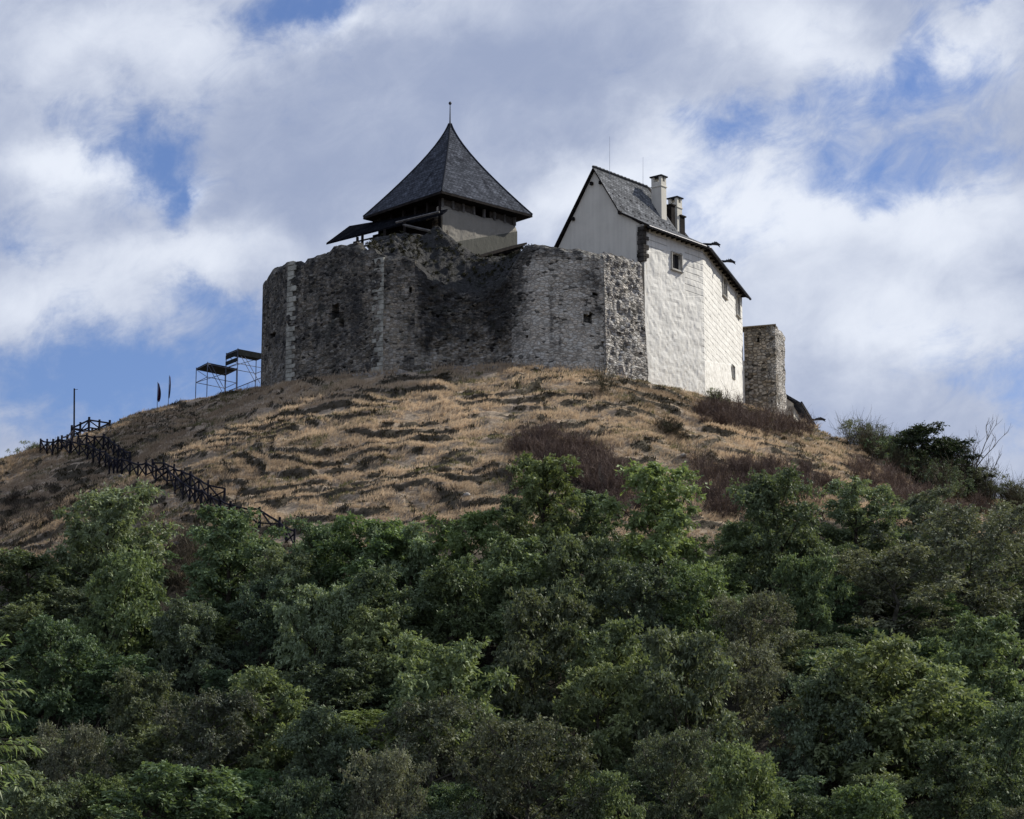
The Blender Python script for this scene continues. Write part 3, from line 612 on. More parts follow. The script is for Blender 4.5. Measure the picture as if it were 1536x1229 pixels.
for (px, Y, pt, pb) in ((543.5, 233.4, 352, 384), (536, 234.2, 356, 380), (607, 229.6, 332, 356), (577, 231.4, 344, 360)):
    a_ = at(px, pt, Y); b_ = at(px, pb, Y); MB().box(((a_.x+b_.x)/2, Y, (a_.z+b_.z)/2), (1, 0, 0), (0, 1, 0), (0, 0, 1), .13, .13, (a_.z-b_.z)/2).build('post', M['wood'], tow)
for k, (p1, p2) in enumerate((((530, 364, 233.4), (560, 357, 232.4)), ((533, 371.5, 233.4), (556, 368, 232.4)))):
    MB().tube([at(*p1), at(*p2)], .09, 4).build('rail', M['wood'], tow)
# dark boarding of the gallery behind the posts
g0, g1 = at(560, 358, 236.), at(664, 340, 229.4); d_ = (g1-g0); d_.z = 0; L_ = d_.length; d_.normalize(); nn = Vector((d_.y, -d_.x, 0)); cc = (g0+g1)/2
MB().box((cc.x, cc.y, zo-1.0), d_, nn, (0, 0, 1), L_/2, .1, 1.5).build('gallery_boarding', M['wood'], tow)
# small dark lean-to along the foot of the tower's right-hand wall
q0, q1 = at(716, 391, 225.3), at(789, 370, 231.2); d_ = (q1-q0); L_ = d_.length; d_.normalize(); nn = Vector((d_.y, -d_.x, 0)).normalized(); uu = nn.cross(d_); uu = uu if uu.z > 0 else -uu
MB().box((q0+q1)/2+uu*.28-nn*.7, d_, nn, uu, L_/2, .9, .10).build('side_roof', M['wood'], tow)
MB().box((q0+q1)/2+uu*.05-nn*.25, d_, nn, uu, L_/2-.2, .10, .14).build('side_roof_beam', M['wood'], tow)
MB().box((q0+q1)/2-uu*1.3-nn*.9, d_, nn, uu, L_/2-.1, .15, 1.4).build('side_boarding', M['wood'], tow)

# ------------------------------------------------------------------ white gabled house
K0 = Vector((*wpt(967.5, 222.5), 0)); d1 = Vector((1, 1.19, 0)).normalized(); n1_ = Vector((d1.y, -d1.x, 0)); d2 = Vector((1, 3.4, 0)).normalized(); n2_ = Vector((d2.y, -d2.x, 0))
def along(a, d, px):
    lo, hi = 0, 40
    for _ in range(40):
        m_ = (lo+hi)/2; q = a+d*m_
        if proj(q.x, q.y, 62)[0] < px: lo = m_
        else: hi = m_
    return a+d*lo
K1 = along(K0, d1, 1055.5); K2 = along(K1, d2, 1114.5)
zeh = at_z(972, 336, 1).z if False else None
ze_h = (ray(971, 338)[2]/ray(971, 338)[1])*K0.y + CAMZ
print('K', K0, K1, K2, 'eave z', ze_h, 'tower eave', ze, 'apex', apex_z)
hou = thing('white_house', (K1.x, K1.y, 52), 'tall whitewashed castle house with steep grey slate gable roof and two white chimneys', 'building')
gd = -n1_
def off(kind, o, z):
    """point at inward offset o from the wall line, at station kind (0 gable, 1 bend, 2 far end)"""
    if kind == 0: p = K0 - n1_*o
    elif kind == 1:
        mvec = (n1_+n2_).normalized(); p = K1 - mvec*(o/mvec.dot(n1_))
    else: p = K2 - n2_*o
    return Vector((p.x, p.y, z))
# profile calibrated on the gable
def gz(o, py, px=None):
    p = K0 - n1_*o; r = ray(px or 900, py); return r[2]/r[1]*p.y + CAMZ
def find_o(px):
    lo, hi = -3, 14
    for _ in range(40):
        m_ = (lo+hi)/2; p = K0-n1_*m_
        if proj(p.x, p.y, 68)[0] > px: lo = m_
        else: hi = m_
    return lo
o_b, o_a, o_l = find_o(932), find_o(893), find_o(830)
z_b, z_a, z_l = gz(o_b, 318), gz(o_a, 252), gz(o_l, 377)
PROF = [(-.75, ze_h-.12), (o_b, z_b), (o_a, z_a), (o_l+1.0, z_l-1.6)]
print('prof', PROF)
# main wall (two faces) with windows
wtop = lambda p, u: ze_h+.15
HW = [(1006.5, 1022.5, 380.5, 405.5), (1083.5, 1089, 417, 444), (1104, 1108.5, 444, 473), (1097.5, 1100.8, 549, 568)]
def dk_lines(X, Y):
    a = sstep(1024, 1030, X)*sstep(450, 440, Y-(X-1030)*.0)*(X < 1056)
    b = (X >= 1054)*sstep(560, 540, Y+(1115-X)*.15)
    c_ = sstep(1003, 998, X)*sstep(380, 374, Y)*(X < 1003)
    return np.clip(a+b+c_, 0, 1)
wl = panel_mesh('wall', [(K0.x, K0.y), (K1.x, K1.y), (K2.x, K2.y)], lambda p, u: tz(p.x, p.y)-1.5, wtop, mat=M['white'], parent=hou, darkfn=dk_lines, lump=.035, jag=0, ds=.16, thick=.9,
               holes=HW[:1]+HW[1:], hole_depth=.45, capped=False, seed=12, uvz=ze_h); wl['label'] = 'sunlit whitewashed side wall bending away to the right'
# gable wall: pentagon with thickness
g_pts = [(0.02, ze_h-.1), (o_b, z_b-.12), (o_a, z_a-.25), (o_l+.6, z_l-1.6+(z_a-z_l)*.0)]
gp = [off(0, o, z) for o, z in g_pts]; base = [off(0, o_l+.6, 54), off(0, .02, 54)]
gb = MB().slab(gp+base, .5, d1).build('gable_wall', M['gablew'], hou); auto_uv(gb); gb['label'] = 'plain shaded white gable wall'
# far end + back walls
MB().slab([off(2, .1, ze_h-.1), off(2, o_b, z_b-.2), off(2, o_a, z_a-.4), off(2, o_l+.4, z_l-1.8), off(2, o_l+.4, 52), off(2, .1, 52)], .4, -d2).build('end_wall', M['gablew'], hou)
mb = MB(); bo = o_l+.3
mb.quadmesh([off(0, bo, 52), off(1, bo, 52), off(2, bo, 52), off(0, bo, z_l-1.3), off(1, bo, z_l-1.3), off(2, bo, z_l-1.3), off(0, bo+.4, 52), off(1, bo+.4, 52), off(2, bo+.4, 52), off(0, bo+.4, z_l-1.3), off(1, bo+.4, z_l-1.3), off(2, bo+.4, z_l-1.3)],
            [(0, 1, 4, 3), (1, 2, 5, 4), (7, 6, 9, 10), (8, 7, 10, 11), (3, 4, 10, 9), (4, 5, 11, 10)]); mb.build('back_wall', M['gablew'], hou)
# roof shell with thickness
def roof_shell():
    ex = [-d1*.32, Vector((0, 0, 0)), d2*.5]; top = []; bot = []
    for k in range(3):
        for (o, z) in PROF:
            p = off(k, o, z)+ex[k]; top.append(p); bot.append(p-Vector((0, 0, .22)))
    m_ = MB(); n = len(PROF); F = []
    for k in range(2):
        for i in range(n-1): F.append((k*n+i, (k+1)*n+i, (k+1)*n+i+1, k*n+i+1))
    m_.quadmesh(top, F); o = m_.build('roof', M['slate2'], hou); auto_uv(o); o['label'] = 'steep grey slate roof'
    m2 = MB(); F2 = [tuple(reversed(f)) for f in F]; N = len(top); dn = Vector((0, 0, -.02)); V2 = [p+dn for p in top]+bot
    F3 = [tuple(v+N for v in f) for f in F2]
    for i in range(n-1):
        F3 += [(i, i+1, i+1+N, i+N), (2*n+i+1, 2*n+i, 2*n+i+N, 2*n+i+1+N)]
    for k in range(2):
        F3 += [(k*n, k*n+N, (k+1)*n+N, (k+1)*n), (k*n+n-1, (k+1)*n+n-1, (k+1)*n+n-1+N, k*n+n-1+N)]
    m2.quadmesh(V2, F3); m2.build('roof_edge', M['wood'], o)
    return o
hroof = roof_shell()
# heavy dark eave with rafters and gutter
mb = MB()
for (a, b) in (((0, -.78), (1, -.78)), ((1, -.78), (2, -.78))):
    p = off(a[0], a[1], ze_h-.3); q = off(b[0], b[1], ze_h-.3); mb.tube([p+(-d1*.3 if a[0] == 0 else d1*0), q+(d2*.5 if b[0] == 2 else d1*0)], .13, 8)
mb.build('gutter', M['iron'], hroof)
def rafters(a, b, nr, n):
    for k in range(n):
        mb = MB(); p = a.lerp(b, (k+.5)/n); mb.box(p+nr*.35+Vector((0, 0, -.28)), nr, Vector((0, 0, 1)).cross(nr), (0, 0, 1), .42, .07, .09); mb.build('rafter', M['wood'], hroof)
rafters(off(0, 0, ze_h), off(1, 0, ze_h), n1_, 12); rafters(off(1, 0, ze_h), off(2, 0, ze_h), n2_, 14)
mb = MB()   # ridge tiles
rp = [off(0, o_a, z_a+.04)-d1*.32, off(1, o_a, z_a+.04), off(2, o_a, z_a+.04)+d2*.5]
for a, b in zip(rp[:-1], rp[1:]):
    L = (b-a).length; n = int(L/.55)
    for k in range(n): mb.tube([a.lerp(b, k/n), a.lerp(b, (k+1.05)/n)+Vector((0, 0, .05))], [.13, .16], 6)
mb.build('ridge_tiles', M['slate2'], hroof)
# snow hooks: tiny studs on the roof
mb = MB(); rnd = random.Random(3)
for st_ in range(3):
    for k in range(9):
        f = .12+.3*st_; o = o_b+(o_a-o_b)*f if st_ < 2 else o_b*.55; z = (z_b+(z_a-z_b)*f) if st_ < 2 else ze_h+(z_b-ze_h)*.66
        p = off(0, o, z+.08).lerp(off(1, o, z+.08), (k+.5)/9); MB().box(p, d1, n1_, (0, 0, 1), .10, .03, .07).build('snow_guard', M['iron'], hroof)
# window frames
def hframe(pxa, pxb, pya, pyb, name, d, nr, K, slit=False, panes=True):
    def on(px, py):
        r = ray(px, py); # intersect with vertical plane through K, normal nr
        k = (K.x*nr.x+K.y*nr.y)/(r[0]*nr.x+r[1]*nr.y); return Vector((r[0]*k, r[1]*k, CAMZ+r[2]*k))
    pm = on((pxa+pxb)/2, (pya+pyb)/2); hz = abs(on((pxa+pxb)/2, pya).z-on((pxa+pxb)/2, pyb).z)/2
    hx = ((on(pxb, (pya+pyb)/2)-on(pxa, (pya+pyb)/2)).xy.length)/2
    th = .11 if not slit else .03; m_ = MB()
    for s in (-1, 1): m_.box(pm+d*(s*(hx+th/2))+nr*.02, d, nr, (0, 0, 1), th/2, .12, hz+th)
    for s in (-1, 1): m_.box(pm+Vector((0, 0, s*(hz+th/2)))+nr*.02, d, nr, (0, 0, 1), hx-.002, .115, th/2)
    o = m_.build(name, M['frame'], hou, bevel=.015)
    MB().box(pm-nr*.33, d, nr, (0, 0, 1), hx, .02, hz).build('pane', M['void'], o)
    if not slit:
        MB().box(pm-Vector((0, 0, hz+th+.04))+nr*.06, d, nr, (0, 0, 1), hx+th+.08, .16, .04).build('sill', M['frame'], o)
        m_ = MB(); m_.box(pm-nr*.28, d, nr, (0, 0, 1), .025, .025, hz); m_.build('glazing_bar', M['woodp'], o)
    return o
hframe(1007.5, 1021.5, 381, 404.5, 'window', d1, n1_, K0)['label'] = 'larger square window near the gable'
hframe(1083.5, 1089, 417, 444, 'window', d2, n2_, K1); hframe(1104, 1108.5, 444, 473, 'window', d2, n2_, K1); hframe(1097.4, 1101, 549, 568, 'window', d2, n2_, K1, True)['label'] = 'narrow slit low in the wall'
# purlin ends on the gable
for (px, py) in ((889, 276), (902.5, 274.5), (861, 329), (931, 319.5)):
    o = find_o(px); p = K0-n1_*o; r = ray(px, py); z = r[2]/r[1]*p.y+CAMZ; q = Vector((p.x, p.y, z))-d1*.12
    MB().box(q, d1, n1_, (0, 0, 1), .16, .13, .15).build('purlin_end', M['wood'], hou)
# exposed old corner stones at the gable corner
mb = MB(); rnd = random.Random(9); z = ray(968, 392)[2]/ray(968, 392)[1]*K0.y+CAMZ; z1 = ray(968, 339)[2]/ray(968, 339)[1]*K0.y+CAMZ; k = 0
while z < z1-.1:
    h = rnd.uniform(.36, .5); wg = .75+rnd.uniform(-.08, .08); wf = (.62 if k % 2 else .25)
    c_ = K0-n1_*(wg/2-.09)-d1*.07; mb.box((c_.x, c_.y, z+h/2), n1_, d1, (0, 0, 1), wg/2, .14, h/2-.012)
    c_ = K0+d1*(wf/2)+n1_*.06; mb.box((c_.x, c_.y, z+h/2), d1, n1_, (0, 0, 1), wf/2, .06, h/2-.012); z += h; k += 1
mb.build('corner_stones', mat_plain('dark_corner_stone', (.065, .06, .055), .9, .5, 1.5, .6), hou, bevel=.03)
# chimneys
def chimney(px, Y, pyt, w1, w2, hh, label):
    p = at(px, pyt, Y); m_ = MB(); z1 = p.z; b = Vector((p.x, p.y, 0))
    m_.box((b.x, b.y, z1-hh/2-1.05), d1, n1_, (0, 0, 1), w2, w1, hh/2)
    m_.box((b.x, b.y, z1-1.05), d1, n1_, (0, 0, 1), w2+.07, w1+.07, .06)
    for i in (-1, 1):
        for j in (-1, 1): m_.box((b.x+d1.x*i*(w2-.13)+n1_.x*j*(w1-.15), b.y+d1.y*i*(w2-.13)+n1_.y*j*(w1-.15), z1-.33), d1, n1_, (0, 0, 1), .13, .15, .25)
    m_.box((b.x, b.y, z1-.78), d1, n1_, (0, 0, 1), w2, w1, .21)
    o = m_.build('chimney', M['gablew'], hou, bevel=.02); auto_uv(o); o['label'] = label
    MB().box((b.x, b.y, z1-.02), d1, n1_, (0, 0, 1), w2+.12, w1+.12, .06).build('chimney_cap', M['slate'], o)
    return o
chimney(988, 231.0, 266, .60, .42, 5., 'taller white chimney near the bend of the roof'); chimney(1012.5, 236.2, 298, .55, .42, 5., 'shorter white chimney further along the roof')
for (px, py, Y, s) in ((1004.5, 309, 234.6, .42), (1018, 326, 236.4, .5)):
    p = at(px, py, Y); m_ = MB(); m_.box((p.x, p.y, p.z-1.2), d1, n1_, (0, 0, 1), s*.7, s, 1.2); m_.box(p, d1, n1_, (0, 0, 1), s*.9, s*1.25, .07); m_.build('roof_hatch', M['wood'], hou)
# dark edge of the raised fire wall beside the chimney
a_ = off(1, o_a, z_a+.06); b_ = off(2, o_a, z_a+.06); mb = MB(); mb.box((a_.lerp(b_, .30))+Vector((0, 0, -.05)), d2, n2_, (0, 0, 1), (b_-a_).length*.27, .14, .22); mb.build('ridge_flashing', M['wood'], hroof)
# lightning rods
for (px, py0, py1, Y) in ((914.5, 205, 268, 227.0), (964.5, 236, 290, 230.8)):
    MB().tube([at(px, py1, Y), at(px, py0, Y)], [.018, .010], 5).build('lightning_rod', M['steel'], hou)
# dragon-headed spouts
def spout(p, tip_, parent, sc2=1.):
    d = (tip_-p); L = d.length; d.normalize(); up = Vector((0, 0, 1)); s = d.cross(up).normalized(); up = s.cross(d); m_ = MB()
    m_.tube([p, p+d*L*.45, p+d*L*.55+up*.05*sc2, p+d*L*.75+up*.10*sc2, p+d*L*.9, tip_-up*.02], [.12*sc2, .12*sc2, .13*sc2, .19*sc2, .12*sc2, .05*sc2], 7)
    for k, (f, h) in enumerate(((.56, .28), (.66, .36), (.76, .34))):
        q = p+d*L*f; m_.quadmesh([q-d*.08, q+d*.08, q+up*h*sc2-d*.1, q+s*.03], [(0, 1, 2), (1, 3, 2), (3, 0, 2), (0, 3, 1)])
    q = p+d*L*.8; m_.quadmesh([q-up*.05, q+d*.45*sc2-up*.3*sc2, q+d*.3*sc2-up*.02, q+s*.08], [(0, 1, 2), (3, 1, 0), (3, 2, 1)])
    for e in (-1, 1): m_.quadmesh([q+up*.12, q+s*.3*e*sc2+up*.25-d*.15, q-d*.15+up*.12, q+up*.2], [(0, 1, 2), (3, 1, 0), (3, 2, 1)])
    o = m_.build('dragon_spout', M['iron'], parent); return o
e1 = off(1, -.7, ze_h-.2)
def on_face(px, py, K, d, o): 
    # point on the eave line plane offset o
    nr = Vector((d.y, -d.x, 0)); KK = K+nr*o; r = ray(px, py); k = (KK.x*nr.x+KK.y*nr.y)/(r[0]*nr.x+r[1]*nr.y); return Vector((r[0]*k, r[1]*k, CAMZ+r[2]*k))
sa = off(1, -.6, ze_h-.1); sb = off(1, -.7, ze_h-.1).lerp(off(2, -.7, ze_h-.1), .3)
spd = (n1_*.55+n2_).normalized()
s1 = off(1, -.05, ze_h+.22); spout(s1, s1+n1_*2.0+Vector((0, 0, -.42)), hou); s2 = off(1, -.05, ze_h+.2).lerp(off(2, -.05, ze_h+.2), .32); spout(s2, s2+n2_*1.9+Vector((0, 0, -.25)), hou)

# ------------------------------------------------------------------ ruined tower stump at the right
Q0, Q1, Q2 = wpt(1116.5, 250.4, 540), wpt(1163.5, 249.2, 540), wpt(1177, 252.6, 540)
rt = thing('ruined_tower', (Q1[0], Q1[1], 51), 'brown roofless stone tower stump standing right of the white house', 'tower')
zt1 = at(1163, 488, 249.2).z
dkr = lambda X, Y: .16+.25*sstep(520, 495, Y)
panel_mesh('wall', [Q0, Q1], zb_ter(2.5), zcn(zt1), mat=M['stone_brown'], parent=rt, lump=.07, jag=.02, thick=.9, darkfn=dkr, seed=21, holes=[(1135, 1141, 505, 512)])
panel_mesh('wall', [Q1, Q2, wpt(1176, 257, 540)], zb_ter(2.5), top_from([(1160, 488), (1168, 489), (1175, 497), (1180, 503)]), mat=M['stone_coarse'], parent=rt, lump=.08, jag=.08, thick=.9, darkfn=lambda X, Y: 0*X+.12, seed=22)['label'] = 'sunlit side of the stump'
MB().slab([(Q0[0]-.1, Q0[1]-.12, zt1+.12), (Q1[0]+.1, Q1[1]-.12, zt1+.12), (Q1[0]+.2, Q1[1]+2.0, zt1+.12), (Q0[0]-.1, Q0[1]+2.0, zt1+.12)], .12).build('coping', M['stone_brown'], rt)
mb = MB(); mb.slab([Vector((*wpt(1106, 249.5, 540), 61.0)), Vector((Q0[0], Q0[1], 61.0)), Vector((Q0[0], Q0[1], 48)), Vector((*wpt(1106, 249.5, 540), 48))], .5, (0, 1, 0)); link = mb.build('link_wall', M['gablew'], rt); link['label'] = 'narrow grey rendered wall joining the stump to the house'; auto_uv(link)

# ------------------------------------------------------------------ low gatehouse behind the right shoulder
gz_ = at(1197, 605, 256).z; g_a = at(1198, 604, 256); g_b = at_z(1229, 656, gz_)
gat = thing('gatehouse', (g_a.x, g_a.y, 50), 'small low building with dark slate roof half hidden behind the right shoulder of the hill', 'building')
gdv = (g_b-g_a); gdv.z = 0; gl = min(gdv.length, 17.); gdv.normalize(); gn = Vector((gdv.y, -gdv.x, 0)); g_b = g_a+gdv*gl
rt_ = [g_a+gn*.2, g_b+gn*.2, g_b-gn*3.0+Vector((0, 0, 2.1)), g_a-gn*3.0+Vector((0, 0, 2.1))]
o = MB().slab(rt_, .25).build('roof', M['slate'], gat); auto_uv(o)
MB().tube([g_a+gn*.3, g_b+gn*.3], .12, 6).build('gutter', M['iron'], gat)
cc = (g_a+g_b)/2-gn*.9; o = MB().box((cc.x, cc.y, gz_-4.6), gdv, gn, (0, 0, 1), gl/2-.3, .3, 4.4).build('wall', M['gablew'], gat); auto_uv(o)
o = MB().slab([g_a-gn*.6+gdv*.3, g_a-gn*3+gdv*.3+Vector((0, 0, 1.9)), g_a-gn*3+gdv*.3-Vector((0, 0, 6)), g_a-gn*.6+gdv*.3-Vector((0, 0, 6))], .3, gdv).build('gable_wall', M['gablew'], gat); auto_uv(o)
sp_ = at_z(1211, 630, gz_+.1); spout(sp_-gn*.2, sp_-gn*.2+gn*2.2+Vector((0, 0, -.05)), gat)
# ------------------------------------------------------------------ vegetation helpers
def leaf_quads(P, D, L, W, rs, tone, droop=.25):
    """rhombus leaves at P along D"""
    n = len(P); D = D/np.maximum(np.linalg.norm(D, axis=1, keepdims=True), 1e-6)
    rnd = rs.normal(size=(n, 3)); S = np.cross(D, rnd); S /= np.maximum(np.linalg.norm(S, axis=1, keepdims=True), 1e-6)
    L = (L*rs.uniform(.7, 1.3, n))[:, None]; W = (W*rs.uniform(.7, 1.3, n))[:, None]
    Nn = np.cross(D, S)
    a = P; b = P+D*L*.45+S*W*.5+Nn*W*.15; c = P+D*L; c[:, 2] -= (L[:, 0]*droop*.5); d = P+D*L*.45-S*W*.5+Nn*W*.15
    V = np.stack([a, b, c, d], 1).reshape(-1, 3); F = np.arange(n*4).reshape(-1, 4)
    return V, F, np.repeat(tone, 4)
def rand_dir(rs, n, upb=0.):
    v = rs.normal(size=(n, 3)); v[:, 2] += upb; return v/np.linalg.norm(v, axis=1, keepdims=True)
def clump_leaves(C, Rr, rs, nsprig, nleaf, L, W, upb=.35, droop=.3, flat=.75):
    """C: clump centres Kx3, Rr radii"""
    K = len(C); ctr = np.repeat(C, nsprig, 0); rr = np.repeat(Rr, nsprig)
    d = rand_dir(rs, K*nsprig, upb); d[:, 2] *= flat
    ln = rr*rs.uniform(.55, 1.1, K*nsprig)
    tone_s = np.clip(np.repeat(rs.uniform(.1, .6, K), nsprig)+rs.uniform(-.15, .35, K*nsprig), 0, 1)
    i = np.repeat(np.arange(K*nsprig), nleaf); f = np.tile(np.linspace(.25, 1., nleaf), K*nsprig)+rs.uniform(-.04, .04, len(i))
    P = ctr[i]+d[i]*(ln[i]*f)[:, None]; P[:, 2] -= droop*(f**2)*ln[i]*.5; P += rs.normal(size=P.shape)*.03*rr[i][:, None]
    D = d[i]*.6+rand_dir(rs, len(i))*.8; D[:, 2] -= .15
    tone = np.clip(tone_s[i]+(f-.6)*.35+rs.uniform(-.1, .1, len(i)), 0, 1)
    return leaf_quads(P, D, L, W, rs, tone)
def make_tree(seed, H, RX, kind):
    """returns crown mesh, trunk mesh (data) for a tree H high with crown radius RX"""
    rnd = random.Random(seed); rs = np.random.RandomState(seed); tb = MB(); C = []; Rr = []
    p = dict(green=dict(base=.10, limbs=15, sub=6, cr=.145, ns=17, nl=11, L=.27, W=.13, lean=.5), slim=dict(base=.08, limbs=16, sub=5, cr=.165, ns=16, nl=11, L=.25, W=.12, lean=.8),
             olive=dict(base=.08, limbs=16, sub=6, cr=.125, ns=20, nl=10, L=.17, W=.085, lean=.6), dark=dict(base=.08, limbs=16, sub=6, cr=.15, ns=19, nl=12, L=.20, W=.12, lean=.55))[kind]
    tr = [Vector((0, 0, -.6))]; q = Vector((0, 0, 0)); nseg = 7
    for k in range(nseg):
        q = q+Vector((rnd.uniform(-.22, .22), rnd.uniform(-.22, .22), H*.82/nseg)); tr.append(q.copy())
    r0 = .022*H+.03; tb.tube(tr, [r0*(1-.86*i/nseg) for i in range(nseg+1)], 6)
    az = rnd.uniform(0, 6.28); lob = [rnd.uniform(.72, 1.12) for _ in range(5)]
    for k in range(p['limbs']):
        az += 2.4+rnd.uniform(-.4, .4); f = p['base']+(0.93-p['base'])*((k+.5)/p['limbs']); hz = H*.82*f
        i = min(nseg-1, int(f*nseg)); st = tr[i+1].lerp(tr[min(i+2, nseg)], f*nseg-i) if i+2 <= nseg else tr[nseg]
        st = Vector((st.x, st.y, min(hz, tr[-1].z)))
        prof_ = math.sin(math.pi*min(1, max(0., (f*.80+.16)))**.85)**.6
        ll = RX*prof_*lob[k % 5]*rnd.uniform(.8, 1.08); up = math.tan(R(22+48*f))*p['lean']*1.2
        end = st+Vector((math.cos(az)*ll, math.sin(az)*ll, ll*up*.7+.25*RX*f))
        end.z = min(end.z, H*.97)
        mid = st.lerp(end, .5)+Vector((rnd.uniform(-.2, .2), rnd.uniform(-.2, .2), -.06*ll))
        rl = r0*(.42-.25*f); tb.tube([st, mid, end], [rl, rl*.6, rl*.22], 5)
        for s_ in range(p['sub']):
            g = .42+.6*(s_/(p['sub']-1)); b0 = st.lerp(mid, min(1, g*2)) if g < .5 else mid.lerp(end, min(1, (g-.5)*2))
            sp = .34*RX*(1.15-g*.45); o = Vector((rnd.uniform(-1, 1), rnd.uniform(-1, 1), rnd.uniform(-.45, .9))).normalized()*sp*rnd.uniform(.5, 1.)
            e = b0+o; e.z = min(e.z, H*.985)
            tb.tube([b0, e], [rl*.3, .012], 4); C.append(tuple(e)); Rr.append(RX*p['cr']*2.0*rnd.uniform(.7, 1.25))
    for k in range(4):
        e = tr[-1]+Vector((rnd.uniform(-.5, .5)*RX*.3, rnd.uniform(-.5, .5)*RX*.3, H*.17*rnd.uniform(.2, 1))); tb.tube([tr[-1], e], [.04, .012], 4); C.append(tuple(e)); Rr.append(RX*.22)
    for e, r_ in zip(list(C), list(Rr)):
        for _ in range(3 if kind == 'olive' else 1):
            o = Vector((rnd.gauss(0, 1), rnd.gauss(0, 1), abs(rnd.gauss(.3, 1)))).normalized()*r_*rnd.uniform(.8, 1.25); tb.tube([Vector(e)-o*.3, Vector(e)+o], [.022, .006], 3)
    V, F, T = clump_leaves(np.array(C), np.array(Rr), rs, p['ns'], p['nl'], p['L'], p['W'], upb=.45 if kind != 'olive' else .2)
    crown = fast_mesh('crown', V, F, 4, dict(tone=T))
    trunk = bpy.data.meshes.new('trunk'); trunk.from_pydata(tb.v, [], tb.f); trunk.update()
    return crown, trunk, H, RX
LEAFM = dict(green='leafA', slim='leafA', olive='leafC', dark='leafB')
PROTO = {}
for kind, specs in dict(green=[(8.5, 3.6), (9, 3.2), (7.5, 3.8), (8.5, 3.4)], slim=[(9.5, 2.7), (9, 2.5)], olive=[(6.5, 3.6), (7.0, 3.2), (6.2, 3.4)], dark=[(7.5, 3.3), (8.2, 3.2)]).items():
    PROTO[kind] = []
    for i, (h, r_) in enumerate(specs):
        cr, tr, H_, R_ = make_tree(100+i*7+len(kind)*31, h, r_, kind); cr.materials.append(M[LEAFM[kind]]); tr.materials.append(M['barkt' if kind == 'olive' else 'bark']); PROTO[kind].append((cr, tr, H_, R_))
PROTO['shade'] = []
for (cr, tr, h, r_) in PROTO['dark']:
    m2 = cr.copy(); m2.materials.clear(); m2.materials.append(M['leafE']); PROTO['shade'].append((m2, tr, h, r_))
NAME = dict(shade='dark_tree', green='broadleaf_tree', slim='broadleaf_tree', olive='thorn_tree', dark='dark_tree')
TREES = []
trnd = random.Random(42)
def place_tree(loc, kind, hh, rad, label, group, var=None, tilt=0.):
    pr = PROTO[kind][trnd.randrange(len(PROTO[kind])) if var is None else var % len(PROTO[kind])]; cr, tr, H_, R_ = pr
    o = thing(NAME[kind], loc, label, 'tree', group); o.scale = (rad/R_, rad/R_, hh/H_); o.rotation_euler = (R(trnd.uniform(-3, 3)), R(trnd.uniform(-3, 3)+tilt), trnd.uniform(0, 6.28))
    for nm, me in (('crown', cr), ('trunk', tr)):
        c = bpy.data.objects.new(nm, me); COL.objects.link(c); c.parent = o
    px, py = proj(loc[0], loc[1], loc[2]+hh); TREES.append((loc[0], loc[1], rad, float(px), float(py), o))
    return o
# a column of precomputed terrain for solving tree positions
def solve_tree(px, pyt, h):
    Y = np.arange(236., 118., -.4); X = (px-CXP)/FPX*(Y*CP+20*SP)  # approx column
    for _ in range(2):
        T = terrain(X, Y); dd = Y*CP+(T+h-CAMZ)*SP; X = (px-CXP)/FPX*dd
    T = terrain(X, Y); _, py = proj(X, Y, T+h); i = np.argmax(py >= pyt)
    if py[i] < pyt: i = len(Y)-1
    return (float(X[i]), float(Y[i]), float(T[i]))
